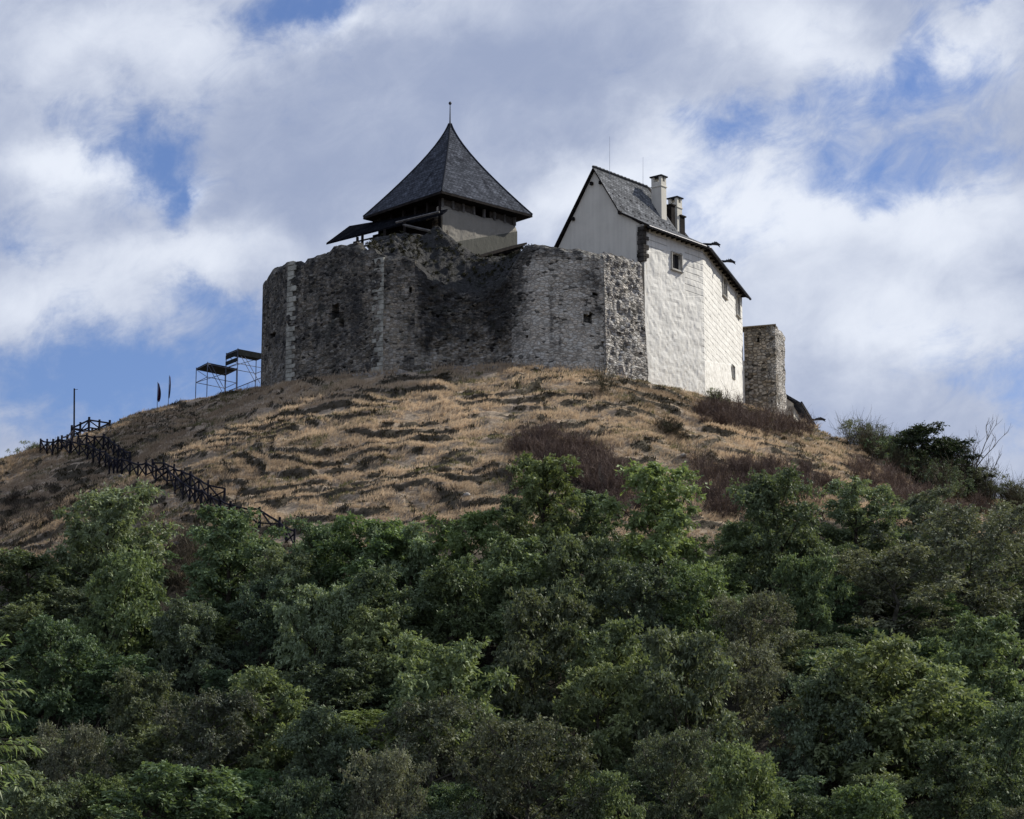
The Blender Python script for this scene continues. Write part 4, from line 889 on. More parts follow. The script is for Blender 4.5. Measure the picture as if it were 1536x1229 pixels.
# (px, top py, crown width px, height m, kind, label)
TL = [
 (160, 735, 140, 8.5, 'green', 'big mid green tree topping out left of the bare strip below the log stairway'),
 (40, 828, 130, 6.5, 'green', 'green tree at the left edge of the photo just below the bare brown bank'),
 (180, 838, 125, 8, 'green', 'broad lit green tree directly in front of the big tree under the stairway'),
 (345, 762, 130, 7.5, 'green', 'tall light green tree standing right of the bare strip, hiding the stairway end'),
 (478, 778, 100, 6.5, 'dark', 'dark rounded tree at the edge of the dry grass right of the stairway end'),
 (555, 775, 130, 7, 'green', 'green tree at the edge of the dry grass below the dead snag'),
 (620, 785, 110, 6.5, 'green', 'green tree touching the dry grass left of the little bare sapling'),
 (695, 768, 120, 7, 'green', 'green tree right below the little bare sapling at the grass edge'),
 (820, 684, 105, 9.5, 'slim', 'tall slim tree reaching up in front of the red brown thicket'),
 (893, 738, 80, 6.5, 'slim', 'thin airy tree just right of the tall slim tree'),
 (775, 745, 70, 5.5, 'green', 'small bushy tree at the left foot of the tall slim tree'),
 (1005, 698, 130, 10, 'slim', 'tallest pale green tree standing in front of the middle of the red brown scrub'),
 (1180, 712, 130, 8.5, 'dark', 'dark trunked green tree with high crown right of the tallest pale tree'),
 (1285, 724, 110, 7, 'green', 'green tree at the upper edge of the wood beneath the rightmost red scrub'),
 (1385, 745, 130, 5.5, 'olive', 'grey olive bushy tree below the dark tree on the skyline'),
 (1440, 775, 220, 8, 'olive', 'very wide grey olive twiggy tree near the right edge of the photo'),
 (1330, 822, 170, 6.5, 'olive', 'grey olive tree with thin branches left of the very wide olive tree'),
 (1520, 765, 110, 5.5, 'olive', 'olive tree cut by the right edge of the photo below the skyline'),
 (1205, 842, 85, 6, 'green', 'small bright green tree standing out against the deep shadow below the dark trunked tree'),
 (1115, 892, 110, 6.5, 'olive', 'yellow brown tree left of the deep shadow on the right half'),
 (1050, 845, 110, 7, 'green', 'green tree below the tallest pale green tree'),
 (950, 850, 110, 6.5, 'dark', 'dark tree in the hollow left of the tallest pale green tree'),
 (860, 815, 120, 7, 'green', 'green tree under the thin airy tree'),
 (770, 812, 120, 7, 'green', 'green tree below the tall slim tree'),
 (690, 845, 120, 7, 'green', 'yellow tipped green tree in the centre of the upper wood'),
 (590, 850, 120, 7.5, 'dark', 'dark shaded tree in the centre left of the upper wood'),
 (470, 880, 110, 7, 'green', 'sunlit yellow green tree right of the dark hollow on the left'),
 (560, 915, 100, 6, 'green', 'light green round tree beside the sunlit yellow green tree'),
 (428, 828, 90, 5.5, 'green', 'small green tree at the bottom end of the lowest flight of log fence'),
 (390, 870, 90, 6, 'dark', 'very dark low tree in the hollow left of the sunlit yellow green tree'),
 (285, 905, 100, 6, 'dark', 'very dark low tree at the foot of the bare strip'),
 (95, 930, 130, 7, 'dark', 'dark tree at the left under the broad lit green tree'),
 (215, 1008, 100, 6, 'green', 'green tree left of the grey olive tree in the lower left wood'),
 (398, 1005, 120, 7, 'green', 'lit yellow green tree above the grey olive tree in the lower left wood'),
 (315, 1040, 140, 6.5, 'olive', 'round grey olive tree in the lower left wood'),
 (490, 1055, 110, 6.5, 'dark', 'dark green tree right of the round grey olive tree'),
 (660, 965, 150, 8, 'green', 'domed green tree in the lower middle with a dusty olive front'),
 (650, 1050, 150, 6.5, 'olive', 'dusty olive tree in front of the domed green tree'),
 (800, 900, 140, 8, 'green', 'large green tree sloping down to the right in the middle of the wood'),
 (905, 930, 120, 7.5, 'green', 'green tree right of the large sloping tree in the middle of the wood'),
 (800, 1080, 170, 8, 'olive', 'large brownish olive tree with pale stems at the bottom centre'),
 (890, 1000, 110, 7, 'green', 'green tree above the right shoulder of the brownish olive tree'),
 (1020, 955, 150, 8.5, 'green', 'tall bright green tree right of the centre of the wood'),
 (1110, 965, 110, 6.5, 'olive', 'yellow olive tree right of the tall bright green tree'),
 (1290, 968, 200, 8.5, 'green', 'biggest domed green tree in the lower right wood'),
 (1400, 1000, 150, 7.5, 'green', 'green tree forming the right shoulder of the biggest domed tree'),
 (1215, 1010, 120, 7, 'dark', 'dark green tree forming the left shoulder of the biggest domed tree'),
 (1480, 925, 130, 7, 'green', 'dark green tree below the very wide olive tree at the right edge'),
 (1110, 1120, 110, 7, 'green', 'yellow green tree at the bottom right of centre'),
 (1000, 1095, 110, 6.5, 'olive', 'olive tree between the brownish olive tree and the yellow green one'),
 (1300, 1180, 140, 5.5, 'green', 'low green tree cut by the bottom edge under the biggest domed tree'),
 (1440, 1110, 130, 7, 'dark', 'dark tree in the bottom right corner region'),
 (1510, 1060, 110, 7, 'green', 'green tree at the right edge in the lower wood'),
 (275, 1150, 190, 6.5, 'green', 'wide bright lime green tree at the bottom left'),
 (110, 1095, 110, 6, 'olive', 'thin brownish olive tree near the willow branches on the left'),
 (55, 1160, 110, 5.5, 'green', 'bright green bushy tree in the bottom left corner'),
 (470, 1170, 100, 5.5, 'dark', 'dark tree at the bottom edge right of the lime green tree'),
 (590, 1130, 110, 6, 'olive', 'small olive brown tree at the bottom edge left of the brownish olive tree'),
 (905, 1165, 90, 5.5, 'green', 'small green tree at the bottom edge right of the brownish olive tree'),
]
for i, (px, py, wpx, h, kind, lab) in enumerate(TL):
    h *= 1.12; loc = solve_tree(px, py, h); place_tree(loc, kind, h, wpx/FPX*loc[1]/2*1.25, lab, 'trees of the wooded slope', i)
# the two skyline trees
l = ground_at(1400, 745); l = Vector((at(1400, 745, 236).x, 236, 0)); l.z = tz(l.x, l.y)
hh_ = at(1400, 642, l.y).z-l.z; place_tree(tuple(l), 'shade', hh_, 3.9, 'dark dense tree standing on the right skyline beside the dead tree', 'trees of the wooded slope', 1)
for (px_, pyt_, Y_, rad_, lab_, v_) in ((1374, 676, 237, 2.6, 'lower dark tree leaning against the left side of the dark skyline tree', 0), (1418, 664, 237.5, 3.0, 'dark leafy tree filling the right side of the skyline clump', 0), (1450, 700, 236, 2.4, 'short dark tree under the pale dead tree', 1)):
    l = Vector((at(px_, 745, Y_).x, Y_, 0)); l.z = tz(l.x, l.y); place_tree(tuple(l), 'shade', at(px_, pyt_, Y_).z-l.z, rad_, lab_, 'trees of the wooded slope', v_)
# infill trees between the ones above, Poisson spaced
frnd = random.Random(5); fill = []; tries = 0
pts_ = [(a, b) for (a, b, *_r) in TREES]
cand = [(frnd.uniform(-56, 58), frnd.uniform(128, 212)) for _ in range(5000)]
cx_ = np.array([c_[0] for c_ in cand]); cy_ = np.array([c_[1] for c_ in cand]); cz_ = terrain(cx_, cy_); hs_ = np.array([frnd.uniform(2.8, 4.9) for _ in cand])
pxs, pys = proj(cx_, cy_, cz_+hs_); lim = np.interp(pxs, [a for a, b in WL], [b for a, b in WL])
for k in range(len(cand)):
    if not (-60 < pxs[k] < 1600 and lim[k]+28 < pys[k] < 1225): continue
    if 215 < pxs[k] < 310 and pys[k] < 895: continue
    if all((cx_[k]-a)**2+(cy_[k]-b)**2 > 3.7**2 for a, b in pts_):
        pts_.append((cx_[k], cy_[k])); fill.append(k)
fill = fill[:215]
fill.sort(key=lambda k: (pys[k], pxs[k]))
BANDS = ['top', 'second', 'third', 'fourth', 'fifth', 'lowest']; nb = len(BANDS)
ORD = ['first', 'second', 'third', 'fourth', 'fifth', 'sixth', 'seventh', 'eighth', 'ninth', 'tenth', 'eleventh', 'twelfth']
def nth(i):
    if i < 12: return ORD[i]
    n = i+1; return f"{n}{'th' if 10 < n % 100 < 20 else {1: 'st', 2: 'nd', 3: 'rd'}.get(n % 10, 'th')}"
per = math.ceil(len(fill)/nb)
for b in range(nb):
    row = sorted(fill[b*per:(b+1)*per], key=lambda k: pxs[k])
    for i, k in enumerate(row):
        n_ = float(vn(cx_[k]/11, cy_[k]/11, 31)); kind = 'olive' if n_ > .80 else ('dark' if frnd.random() < .72 else 'green')
        wd_ = dict(olive='olive', dark='dark green', green='mid green')[kind]
        place_tree((float(cx_[k]), float(cy_[k]), float(cz_[k])), kind, float(hs_[k]), frnd.uniform(2.1, 3.1), f'small {wd_} tree, {nth(i)} from the left in the {BANDS[b]} band of infill trees', 'small trees filling the wood')
print('trees', len(TREES), 'fill', len(fill))

# ------------------------------------------------------------------ bare shrubs and thickets
def twig_mass(pts, hts, rs, per=26, seg=3, wdt=.022, spread=.55):
    """bushy bare twigs: thin two-sided blades forking up from each base point"""
    V = []; T = []; n = len(pts)
    base = np.repeat(pts, per, 0); h = np.repeat(hts, per)*rs.uniform(.55, 1.08, n*per)
    d = rand_dir(rs, n*per, 0); d[:, 2] = 1.6; d[:, :2] *= spread*1.7; d /= np.linalg.norm(d, axis=1, keepdims=True)
    base = base+np.c_[rs.normal(size=(n*per, 2))*.18, np.zeros(n*per)-.1]
    s0 = base; allV = []; tn = rs.uniform(0, 1, n*per)
    def blade(a, b, w0, tone):
        ax_ = b-a; s = np.cross(ax_, rs.normal(size=a.shape)); s /= np.maximum(np.linalg.norm(s, axis=1, keepdims=True), 1e-6)
        allV.append(np.stack([a-s*w0, a+s*w0, b+s*w0*.35, b-s*w0*.35], 1)); T.append(np.repeat(tone, 4))
    cur = s0
    for k in range(seg):
        nx_ = cur+(d+rs.normal(size=d.shape)*.22)*(h/seg)[:, None]; blade(cur, nx_, wdt*(1-.25*k), tn)
        for _ in range(3):
            f = rs.uniform(.2, 1, len(cur))[:, None]; st = cur*(1-f)+nx_*f; dd = d+rs.normal(size=d.shape)*.55; blade(st, st+dd*(h*rs.uniform(.15, .32, len(h)))[:, None], wdt*.6, np.clip(tn+.2, 0, 1))
        cur = nx_
    Vv = np.concatenate(allV).reshape(-1, 3); return Vv, np.arange(len(Vv)).reshape(-1, 4), np.concatenate(T)
def thicket(name, poly, n, h, mat, label, cat, seed, per=22, spacing=None):
    rs = np.random.RandomState(seed); P = []; xs = [p[0] for p in poly]; ys = [p[1] for p in poly]
    def inside(x, y):
        c = False; j = len(poly)-1
        for i in range(len(poly)):
            if (poly[i][1] > y) != (poly[j][1] > y) and x < (poly[j][0]-poly[i][0])*(y-poly[i][1])/(poly[j][1]-poly[i][1])+poly[i][0]: c = not c
            j = i
        return c
    H_ = []
    while len(P) < n:
        x, y = rs.uniform(min(xs), max(xs)), rs.uniform(min(ys), max(ys))
        x += rs.normal()*6; y += rs.normal()*3
        if inside(x, y) or rs.rand() < .05:
            g = ground_at(x, y, 170, 256); P.append(tuple(g)); H_.append(h*(.35+1.05*float(fbm(g.x/1.5, g.y/1.5, 2, seed))*rs.uniform(.7, 1.2)))
    V, F, T = twig_mass(np.array(P), np.array(H_), rs, per)
    o = link_mesh(name, fast_mesh(name, V, F, 4, dict(tone=T)), mat); tag(o, label, None, None, 'stuff'); return o
thicket('red_brown_thicket', [(1040, 622), (1060, 612), (1120, 622), (1190, 634), (1226, 656), (1195, 658), (1120, 648), (1060, 640)], 130, 1.5, M['twig'], 'red brown leafless thicket growing along the foot of the white house', None, 1)
thicket('red_brown_thicket', [(775, 660), (800, 650), (860, 664), (925, 690), (960, 722), (968, 770), (930, 775), (880, 740), (800, 690), (765, 680)], 210, 1.4, M['twig'], 'large dark red thicket in the middle of the dry slope behind the tall slim tree', None, 2)
thicket('red_brown_thicket', [(1035, 704), (1090, 694), (1190, 700), (1225, 716), (1260, 740), (1140, 760), (1080, 790), (1055, 760)], 210, 1.5, M['twig'], 'purple brown thicket above the dark trunked tree', None, 3)
thicket('red_brown_thicket', [(1262, 700), (1310, 702), (1350, 722), (1420, 760), (1500, 770), (1400, 775), (1320, 750)], 150, 1.4, M['twig'], 'rusty thicket running down under the skyline trees on the right', None, 4)
thicket('brown_scrub', [(250, 830), (290, 800), (310, 850), (290, 900), (250, 890)], 46, 1.2, M['twigg'], 'brown dry scrub filling the bare strip between the trees on the left', None, 5)
thicket('brown_scrub', [(0, 745), (70, 730), (120, 752), (60, 800), (0, 820)], 60, .8, M['twigg'], 'low brown scrub on the bank at the left edge', None, 6)
def shrub(name, px, py, h, n, rad, mat, label, seed, per=26, Y=None, wdt=.022, leaves=None):
    g = ground_at(px, py) if Y is None else Vector((at(px, py, Y).x, Y, 0)); g.z = tz(g.x, g.y); rs = np.random.RandomState(seed)
    P = np.c_[rs.normal(size=(n, 2))*rad*.45, np.zeros(n)]; P[:, 2] = terrain(P[:, 0]+g.x, P[:, 1]+g.y)-g.z
    V, F, T = twig_mass(P, np.full(n, h), rs, per, wdt=wdt)
    o = thing(name, tuple(g), label, 'shrub'); c = link_mesh('twigs', fast_mesh('twigs', V, F, 4, dict(tone=T)), mat, o); ORG[c.name] = Vector(g)
    if leaves:
        C = P[rs.randint(0, n, leaves[1])]+np.c_[rs.normal(size=(leaves[1], 2))*rad*.35, rs.uniform(.3, .95, leaves[1])*h]
        V, F, T = clump_leaves(C, np.full(len(C), leaves[2]), rs, 10, 7, leaves[3], leaves[3]*.5); link_mesh('leaves', fast_mesh('leaves', V, F, 4, dict(tone=T)), leaves[0], o)
    return o
shrub('bare_shrub', 903, 590, 2.3, 5, .8, M['twigg'], 'spindly leafless shrub in front of the pale stone wall', 21, per=7, wdt=.03)
shrub('brown_bush', 1001, 650, 1.25, 14, 1.5, M['twigg'], 'dark brown rounded bush alone in the dry grass', 22, leaves=(M['ivy'], 14, .35, .13))
shrub('green_bush', 1080, 612, 1.3, 8, 1.1, M['twigg'], 'small greenish bush against the foot of the white wall', 23, leaves=(M['leafC'], 16, .35, .13))
shrub('grey_bush', 1303, 690, 3.0, 16, 2.5, M['twigg'], 'grey green airy bush on the skyline left of the dark tree', 24, Y=240, leaves=(M['leafC'], 75, .55, .15))
shrub('grey_bush', 1345, 716, 3.0, 14, 1.8, M['twigg'], 'darker bush between the airy bush and the dark skyline tree', 25, Y=239, leaves=(M['leafB'], 90, .6, .17))
shrub('grey_bush', 1460, 740, 3.2, 16, 2.6, M['twigg'], 'leafy bush at the foot of the dead skyline tree', 26, Y=237, leaves=(M['leafC'], 110, .6, .16))
shrub('grey_bush', 1520, 770, 2.5, 14, 2.6, M['twigg'], 'twiggy bush on the skyline at the right edge of the photo', 27, Y=236, leaves=(M['leafC'], 80, .5, .15))
shrub('grey_bush', 1420, 768, 2.8, 18, 2.8, M['twigg'], 'dark low bush under the dark skyline tree', 28, Y=232, leaves=(M['leafB'], 130, .6, .17))
shrub('grey_bush', 1345, 745, 2.2, 14, 2.2, M['twigg'], 'dark low bush at the end of the rusty thicket', 29, Y=234, leaves=(M['leafB'], 36, .5, .16))
shrub('green_bush', 60, 690, .9, 10, 2.2, M['twigg'], 'low green brown tuft on the left skyline', 30, Y=235.6, leaves=(M['leafC'], 20, .35, .12))
def bare_tree(name, px, pyb, pyt, Y, seed, mat, label, n=9, thick=.09, spread=.6):
    g = Vector((at(px, pyb, Y).x, Y, 0)) if Y else ground_at(px, pyb); g.z = tz(g.x, g.y); H_ = at(px, pyt, g.y).z-g.z; rnd = random.Random(seed)
    o = thing(name, tuple(g), label, 'tree'); m_ = MB()
    def grow(p, d, L, r_, lev):
        q = p; pts = [p]
        for k in range(3):
            d = (d+Vector((rnd.uniform(-.22, .22), rnd.uniform(-.22, .22), rnd.uniform(-.05, .15)))).normalized(); q = q+d*L/3; pts.append(q)
        m_.tube(pts, [r_, r_*.8, r_*.62, r_*.4], 5)
        if lev > 0:
            for k in range(rnd.choice((3, 4)) if lev > 1 else 3):
                f = rnd.uniform(.45, 1); i = min(2, int(f*3)); s = pts[i].lerp(pts[i+1], f*3-i)
                nd_ = (d+Vector((rnd.uniform(-1, 1), rnd.uniform(-1, 1), rnd.uniform(-.1, .6)))*spread*1.3).normalized(); grow(s, nd_, L*rnd.uniform(.5, .72), r_*.5, lev-1)
    for k in range(n): grow(g+Vector((rnd.uniform(-.15, .15), rnd.uniform(-.15, .15), -.3)), Vector((rnd.uniform(-1, 1)*spread, rnd.uniform(-1, 1)*spread, 1)).normalized(), H_*rnd.uniform(.42, .56), thick*rnd.uniform(.7, 1.1), 3)
    m_.build('branches', mat, o); return o
bare_tree('dead_tree', 1458, 735, 632, 236.5, 3, M['barkp'], 'pale dead leafless tree forking up on the right skyline', 6, .13, .62)
bare_tree('bare_sapling', 688, 775, 700, None, 5, M['bark'], 'little leafless sapling at the lower edge of the dry grass', 1, .07, .5)
bare_tree('bare_sapling', 618, 778, 748, None, 6, M['bark'], 'short dead snag left of the little leafless sapling', 1, .07, .35)
bare_tree('bare_sapling', 905, 745, 690, None, 7, M['barkp'], 'thin pale leafless sapling in front of the dark red thicket', 2, .05, .5)
# willow branches entering at the left, close to the camera
wl_ = thing('willow_sapling', (-5.15, 22.5, 0), 'near willow branches with narrow glossy leaves at the left edge of the photo', 'tree')
wl_.location.z = tz(-5.15, 22.5)-.05; ORG[wl_.name] = wl_.location.copy(); rnd = random.Random(12); mb = MB(); rs = np.random.RandomState(12); LP = []; LD = []
W0 = Vector(wl_.location)
mb.tube([W0, W0+Vector((.05, 0, 1.6)), W0+Vector((.12, 0, 3.2)), W0+Vector((.2, 0, 4.3))], [.07, .055, .035, .012], 7)
tips = [(8, 955), (22, 985), (30, 1022), (42, 1034), (14, 1050), (28, 1068), (2, 1010), (10, 1085), (18, 1112), (38, 1108), (52, 1120), (30, 1140), (14, 1150), (46, 1165), (28, 1180), (5, 1180), (60, 1122), (-20, 950), (-30, 1000), (-25, 1080), (-15, 1150), (-40, 900), (-60, 1050), (10, 1215), (-20, 1230)]
for (px, py) in tips:
    Yt = 22.5+rnd.uniform(-.35, .35); e = at(px, py, Yt); hb = max(.6, min(4.0, (e.z-W0.z)-.12+rnd.uniform(-.25, .1))); s = W0+Vector((.05+.04*hb, 0, hb))
    m1 = s.lerp(e, .55)+Vector((0, 0, .10)); mb.tube([s, m1, e], [.014, .009, .003], 5)
    for k in range(26):
        f = .35+.65*(k/25); p = (s.lerp(m1, f*2) if f < .5 else m1.lerp(e, (f-.5)*2)); dd = (e-m1).normalized()*.7+Vector((rnd.uniform(-1, 1), rnd.uniform(-1, 1), rnd.uniform(-.9, .55)))*.75; LP.append(tuple(p)); LD.append(tuple(dd))
V, F, T = leaf_quads(np.array(LP), np.array(LD),   .095, .019, rs, rs.uniform(0, 1, len(LP)), .5)
link_mesh('leaves', fast_mesh('leaves', V-np.array(W0), F, 4, dict(tone=T)), M['leafD'], wl_); mb.build('stem', M['bark'], wl_)

# ------------------------------------------------------------------ ivy and weeds on the rubble heap
rs = np.random.RandomState(77); hp = HEAP[5:-5].reshape(-1, 3); k = rs.randint(0, len(hp), 380)
C = hp[k]+rs.normal(size=(len(k), 3))*.15
V, F, T = clump_leaves(C, rs.uniform(.12, .36, len(k)), rs, 9, 6, .13, .07, upb=.4)
iv = link_mesh('creeper', fast_mesh('creeper', V-np.array(castle_org), F, 4, dict(tone=T)), M['ivy'], bas); iv['label'] = 'dark creeper and weeds hanging over the rubble'
# ------------------------------------------------------------------ dry grass over the open slope
def blades(P, h, rs, nb, lean, wdt, tone):
    n = len(P); i = np.repeat(np.arange(n), nb); b = P[i]+np.c_[rs.normal(size=(n*nb, 2))*.13, np.full(n*nb, -.05)]
    hh = h[i]*rs.uniform(.6, 1.15, n*nb); d = np.c_[rs.normal(size=(n*nb, 2))*.34+np.array(lean), np.ones(n*nb)]; d /= np.linalg.norm(d, axis=1, keepdims=True)
    s = np.cross(d, rs.normal(size=d.shape)); s /= np.linalg.norm(s, axis=1, keepdims=True)
    m = b+d*(hh*.55)[:, None]; tip = b+d*hh[:, None]+np.c_[np.full(n*nb, lean[0]*1.0), np.full(n*nb, lean[1]), np.full(n*nb, -.25)]*(hh*.45)[:, None]
    wv = (wdt*rs.uniform(.7, 1.4, n*nb))[:, None]
    V = np.stack([b-s*wv, b+s*wv, m+s*wv*.8, m-s*wv*.8], 1); V2 = np.stack([m-s*wv*.8, m+s*wv*.8, tip+s*wv*.15, tip-s*wv*.15], 1)
    Vv = np.concatenate([V, V2]).reshape(-1, 3); tt_ = np.clip(tone[i]+rs.uniform(-.18, .18, n*nb), 0, 1)
    return Vv, np.arange(len(Vv)).reshape(-1, 4), np.concatenate([np.repeat(tt_, 4), np.repeat(tt_, 4)])
rs = np.random.RandomState(31); N = 170000
gx = rs.uniform(-58, 60, N); gy = rs.uniform(178, 240, N); gz3, ri, mk, dd = terrain(gx, gy, True); px, py = proj(gx, gy, gz3); lim = np.interp(px, [a for a, b in WL], [b for a, b in WL])
cl = fbm(gx/2.2, gy/1.6, 3, 51); big = fbm(gx/9, gy/6, 3, 57)
ok = (py < lim+45) & (ri < .3) & (px > -60) & (px < 1600) & (gy < np.interp(gx, cp[:, 0], cp[:, 1])+.6) & (cl > .30)
P = np.c_[gx, gy, gz3][ok]; h = (.20+.34*sstep(.4, .7, cl[ok]))*(1+.3*(big[ok]-.5))
tone = np.clip(.30+1.6*(big[ok]-.42)+.7*(cl[ok]-.5)+rs.normal(size=ok.sum())*.08, .02, 1)
lp = px[ok]; tone = tone*np.interp(lp, [0, 160, 320, 1150, 1400], [.55, .72, 1, 1, .8])*np.where((lp < 330) & (py[ok] > 690), .75, 1)
V, F, T = blades(P, h, rs, 6, (.22, -.25), .020, tone)
o = link_mesh('dry_grass', fast_mesh('dry_grass', V, F, 4, dict(tone=T)), M['grass']); tag(o, 'dry tan grass covering the open hill slope', None, None, 'stuff')
okr = (ri > .5) & (py < lim+60) & (rs.rand(N) < .75); P = np.c_[gx, gy, gz3][okr]
V, F, T = blades(P, np.full(len(P), .26), rs, 5, (0, -.5), .03, rs.uniform(0, .8, len(P)))
o = link_mesh('weeds', fast_mesh('weeds', V, F, 4, dict(tone=T)), M['weed']); tag(o, 'dark low weeds along the steep little banks of the slope', None, None, 'stuff')
gsel = (fbm(gx/3.3, gy/2.1, 4, 71) > .60) & (ri < .4) & (py < lim+40) & (gy < np.interp(gx, cp[:, 0], cp[:, 1])+.3) & (rs.rand(N) < .5); P = np.c_[gx, gy, gz3][gsel]
V, F, T = blades(P, np.full(len(P), .32), rs, 6, (.1, -.3), .024, rs.uniform(.3, 1, len(P)))
o = link_mesh('green_tufts', fast_mesh('green_tufts', V, F, 4, dict(tone=T)), M['tuft']); tag(o, 'grey green tufts scattered through the dry grass', None, None, 'stuff')
# fallen stones and rubble along the foot of the walls
mb = MB(); rnd = random.Random(99)
for k in range(420):
    wx = rnd.uniform(-23, 24); wy = float(np.interp(wx, cp[:, 0], cp[:, 1]))-abs(rnd.gauss(0, .8))-.1; wz = tz(wx, wy); s = rnd.uniform(.06, .22)*(1.5 if rnd.random() < .1 else 1)
    a1 = Vector((rnd.gauss(0, 1), rnd.gauss(0, 1), rnd.gauss(0, .4))).normalized(); a2 = a1.cross(Vector((0, 0, 1))).normalized(); a3 = a1.cross(a2); b8 = len(mb.v)
    mb.box((wx, wy, wz+s*.25), a1, a2, a3, s, s*rnd.uniform(.5, .9), s*rnd.uniform(.4, .7))
    for q in range(b8, b8+8): v_ = mb.v[q]; mb.v[q] = (v_[0]+rnd.uniform(-.3, .3)*s, v_[1]+rnd.uniform(-.3, .3)*s, v_[2]+rnd.uniform(-.3, .3)*s)
o = mb.build('rubble', M['rock']); tag(o, 'small fallen stones strewn along the foot of the castle walls', None, None, 'stuff')
# tall dry stalks along the foot of the walls
q = [(x, y) for x, y in zip(np.interp(np.linspace(0, 1, 260), np.linspace(0, 1, len(cp)), cp[:, 0]), np.interp(np.linspace(0, 1, 260), np.linspace(0, 1, len(cp)), cp[:, 1]))]
cxs = rs.uniform(-19, 14, 900); cys = np.interp(cxs, cp[:, 0], cp[:, 1])+rs.normal(size=900)*.5-.2; keepm = vn(cxs/1.6, cxs*0, 3) > .35; cxs, cys = cxs[keepm], cys[keepm]
P = np.c_[cxs, cys, terrain(cxs, cys)]; V, F, T = blades(P, rs.uniform(.45, 1.15, len(P)), rs, 2, (.03, -.05), .014, rs.uniform(.2, .9, len(P)))
o = link_mesh('tall_stalks', fast_mesh('tall_stalks', V, F, 4, dict(tone=T)), M['grass']); tag(o, 'tall dry stalks along the foot of the bastion wall', None, None, 'stuff')
# ------------------------------------------------------------------ log fences of the stairway
def log_fence(pts, label, h=1.25, dy=0., caps=False, r0=.10, spacing=2.1, drop=False):
    P = []
    for (px, py) in pts:
        g = ground_at(px, py); g = Vector((g.x, g.y+dy, 0)); g.z = tz(g.x, g.y); P.append(g)
    Q = [P[0]]
    for a, b in zip(P[:-1], P[1:]):
        n = max(1, round((b-a).length/spacing))
        for k in range(1, n+1):
            q = a.lerp(b, k/n); q.z = tz(q.x, q.y)*.5+q.z*.5; Q.append(q)
    o = thing('log_fence', tuple(Q[0]), label, 'fence', 'log fences of the hill path'); up = Vector((0, 0, 1))
    fr = random.Random(int(pts[0][0]))
    for q in Q: MB().tube([q-up*.5, q+up*(h+.22+fr.uniform(-.15, .12))+Vector((fr.uniform(-.07, .07), 0, 0))], r0*fr.uniform(.8, 1.15), 7).build('post', M['log'], o)
    for a, b in zip(Q[:-1], Q[1:]):
        MB().tube([a+up*(h+fr.uniform(-.08, .08)), a.lerp(b, .5)+up*(h-.04+fr.uniform(-.04, .04)), b+up*(h+fr.uniform(-.08, .08))], r0*.8, 6).build('rail', M['log'], o)
        s = (b-a).normalized().cross(up)*.05
        MB().tube([a+up*(.12+fr.uniform(-.1, .2))+s, b+up*(h-.08-fr.uniform(0, .2))+s], r0*.6, 6).build('brace', M['log'], o); MB().tube([a+up*(h-.08)-s, b+up*.12-s], r0*.7, 6).build('brace', M['log'], o)
    return o
log_fence([(60, 681), (70, 683), (87, 680), (104, 683)], 'short level log fence at the far left end of the path')
log_fence([(106, 683), (131, 688), (158, 700), (183, 712), (219, 718)], 'upper flight of log fence sloping down right from the lookout')
log_fence([(219, 718), (250, 735), (275, 750), (302, 764), (330, 777), (360, 788), (388, 796)], 'long middle flight of log fence passing above the bare strip')
log_fence([(112, 675), (150, 684), (190, 700)], 'second log rail behind the upper flight of the stairway', dy=1.5)
log_fence([(225, 716), (256, 733), (281, 748), (308, 762), (332, 774)], 'second log rail behind the middle flight of the stairway', dy=1.5)
log_fence([(390, 794), (418, 808), (441, 824)], 'lowest flight of log fence ending among the trees')
# lookout platform with log railing
gl_ = ground_at(135, 668); gl_.y = 235.0; ztop = at(135, 657, 235).z
lk = thing('lookout', (at(135, 657, 235).x, 235, ztop-2), 'dark timber lookout platform with cross braced railing on the left skyline', 'platform')
c4 = [at(108, 652, 233.2), at(122, 650, 231.9), at(164, 648, 236.0), at(133, 646, 238)]
zp = ztop+.05; zp = at(133, 651, 233.4).z; c4 = [at_z(107, 663, zp), at_z(133, 651, zp), at_z(164, 655.5, zp)]; c4.append(c4[0]+c4[2]-c4[1])
MB().slab(c4, .18).build('deck', M['log'], lk)
up = Vector((0, 0, 1)); hr = 1.35
for i in range(4):
    a, b = c4[i], c4[(i+1) % 4]; n = 1 if i != 1 else 1
    for k in range(n):
        p, q = a.lerp(b, k/n), a.lerp(b, (k+1)/n)
        MB().tube([p-up*2.6, p+up*(hr+.3)], .12, 7).build('post', M['log'], lk)
        MB().tube([p+up*hr, q+up*hr], .085, 6).build('rail', M['log'], lk)
        MB().tube([p+up*.12, q+up*(hr-.08)], .06, 6).build('brace', M['log'], lk); MB().tube([p+up*(hr-.08)+Vector((.05, .05, 0)), q+up*.12+Vector((.05, .05, 0))], .06, 6).build('brace', M['log'], lk)
for a, b in ((c4[0], c4[1]), (c4[1], c4[2])):
    m_ = a.lerp(b, .5); MB().tube([m_-up*1.6, m_+up*(hr+.2)], .11, 7).build('post', M['log'], lk); MB().tube([a+up*.62, b+up*.62], .07, 6).build('rail', M['log'], lk)
    d_ = (b-a); L_ = d_.length; d_.normalize(); MB().box((a+b)/2-up*.75, d_, (d_.y, -d_.x, 0), up, L_/2, .05, .6).build('skirt_boards', M['log'], lk)
a = c4[0]; b = c4[1]
for k in range(5):
    p = a.lerp(b, k/4)-up*.2; MB().tube([p-up*1.6, p], .09, 6).build('support', M['log'], lk)
log_fence([(92, 676), (108, 668)], 'steep short log rail climbing to the lookout platform', dy=0.)
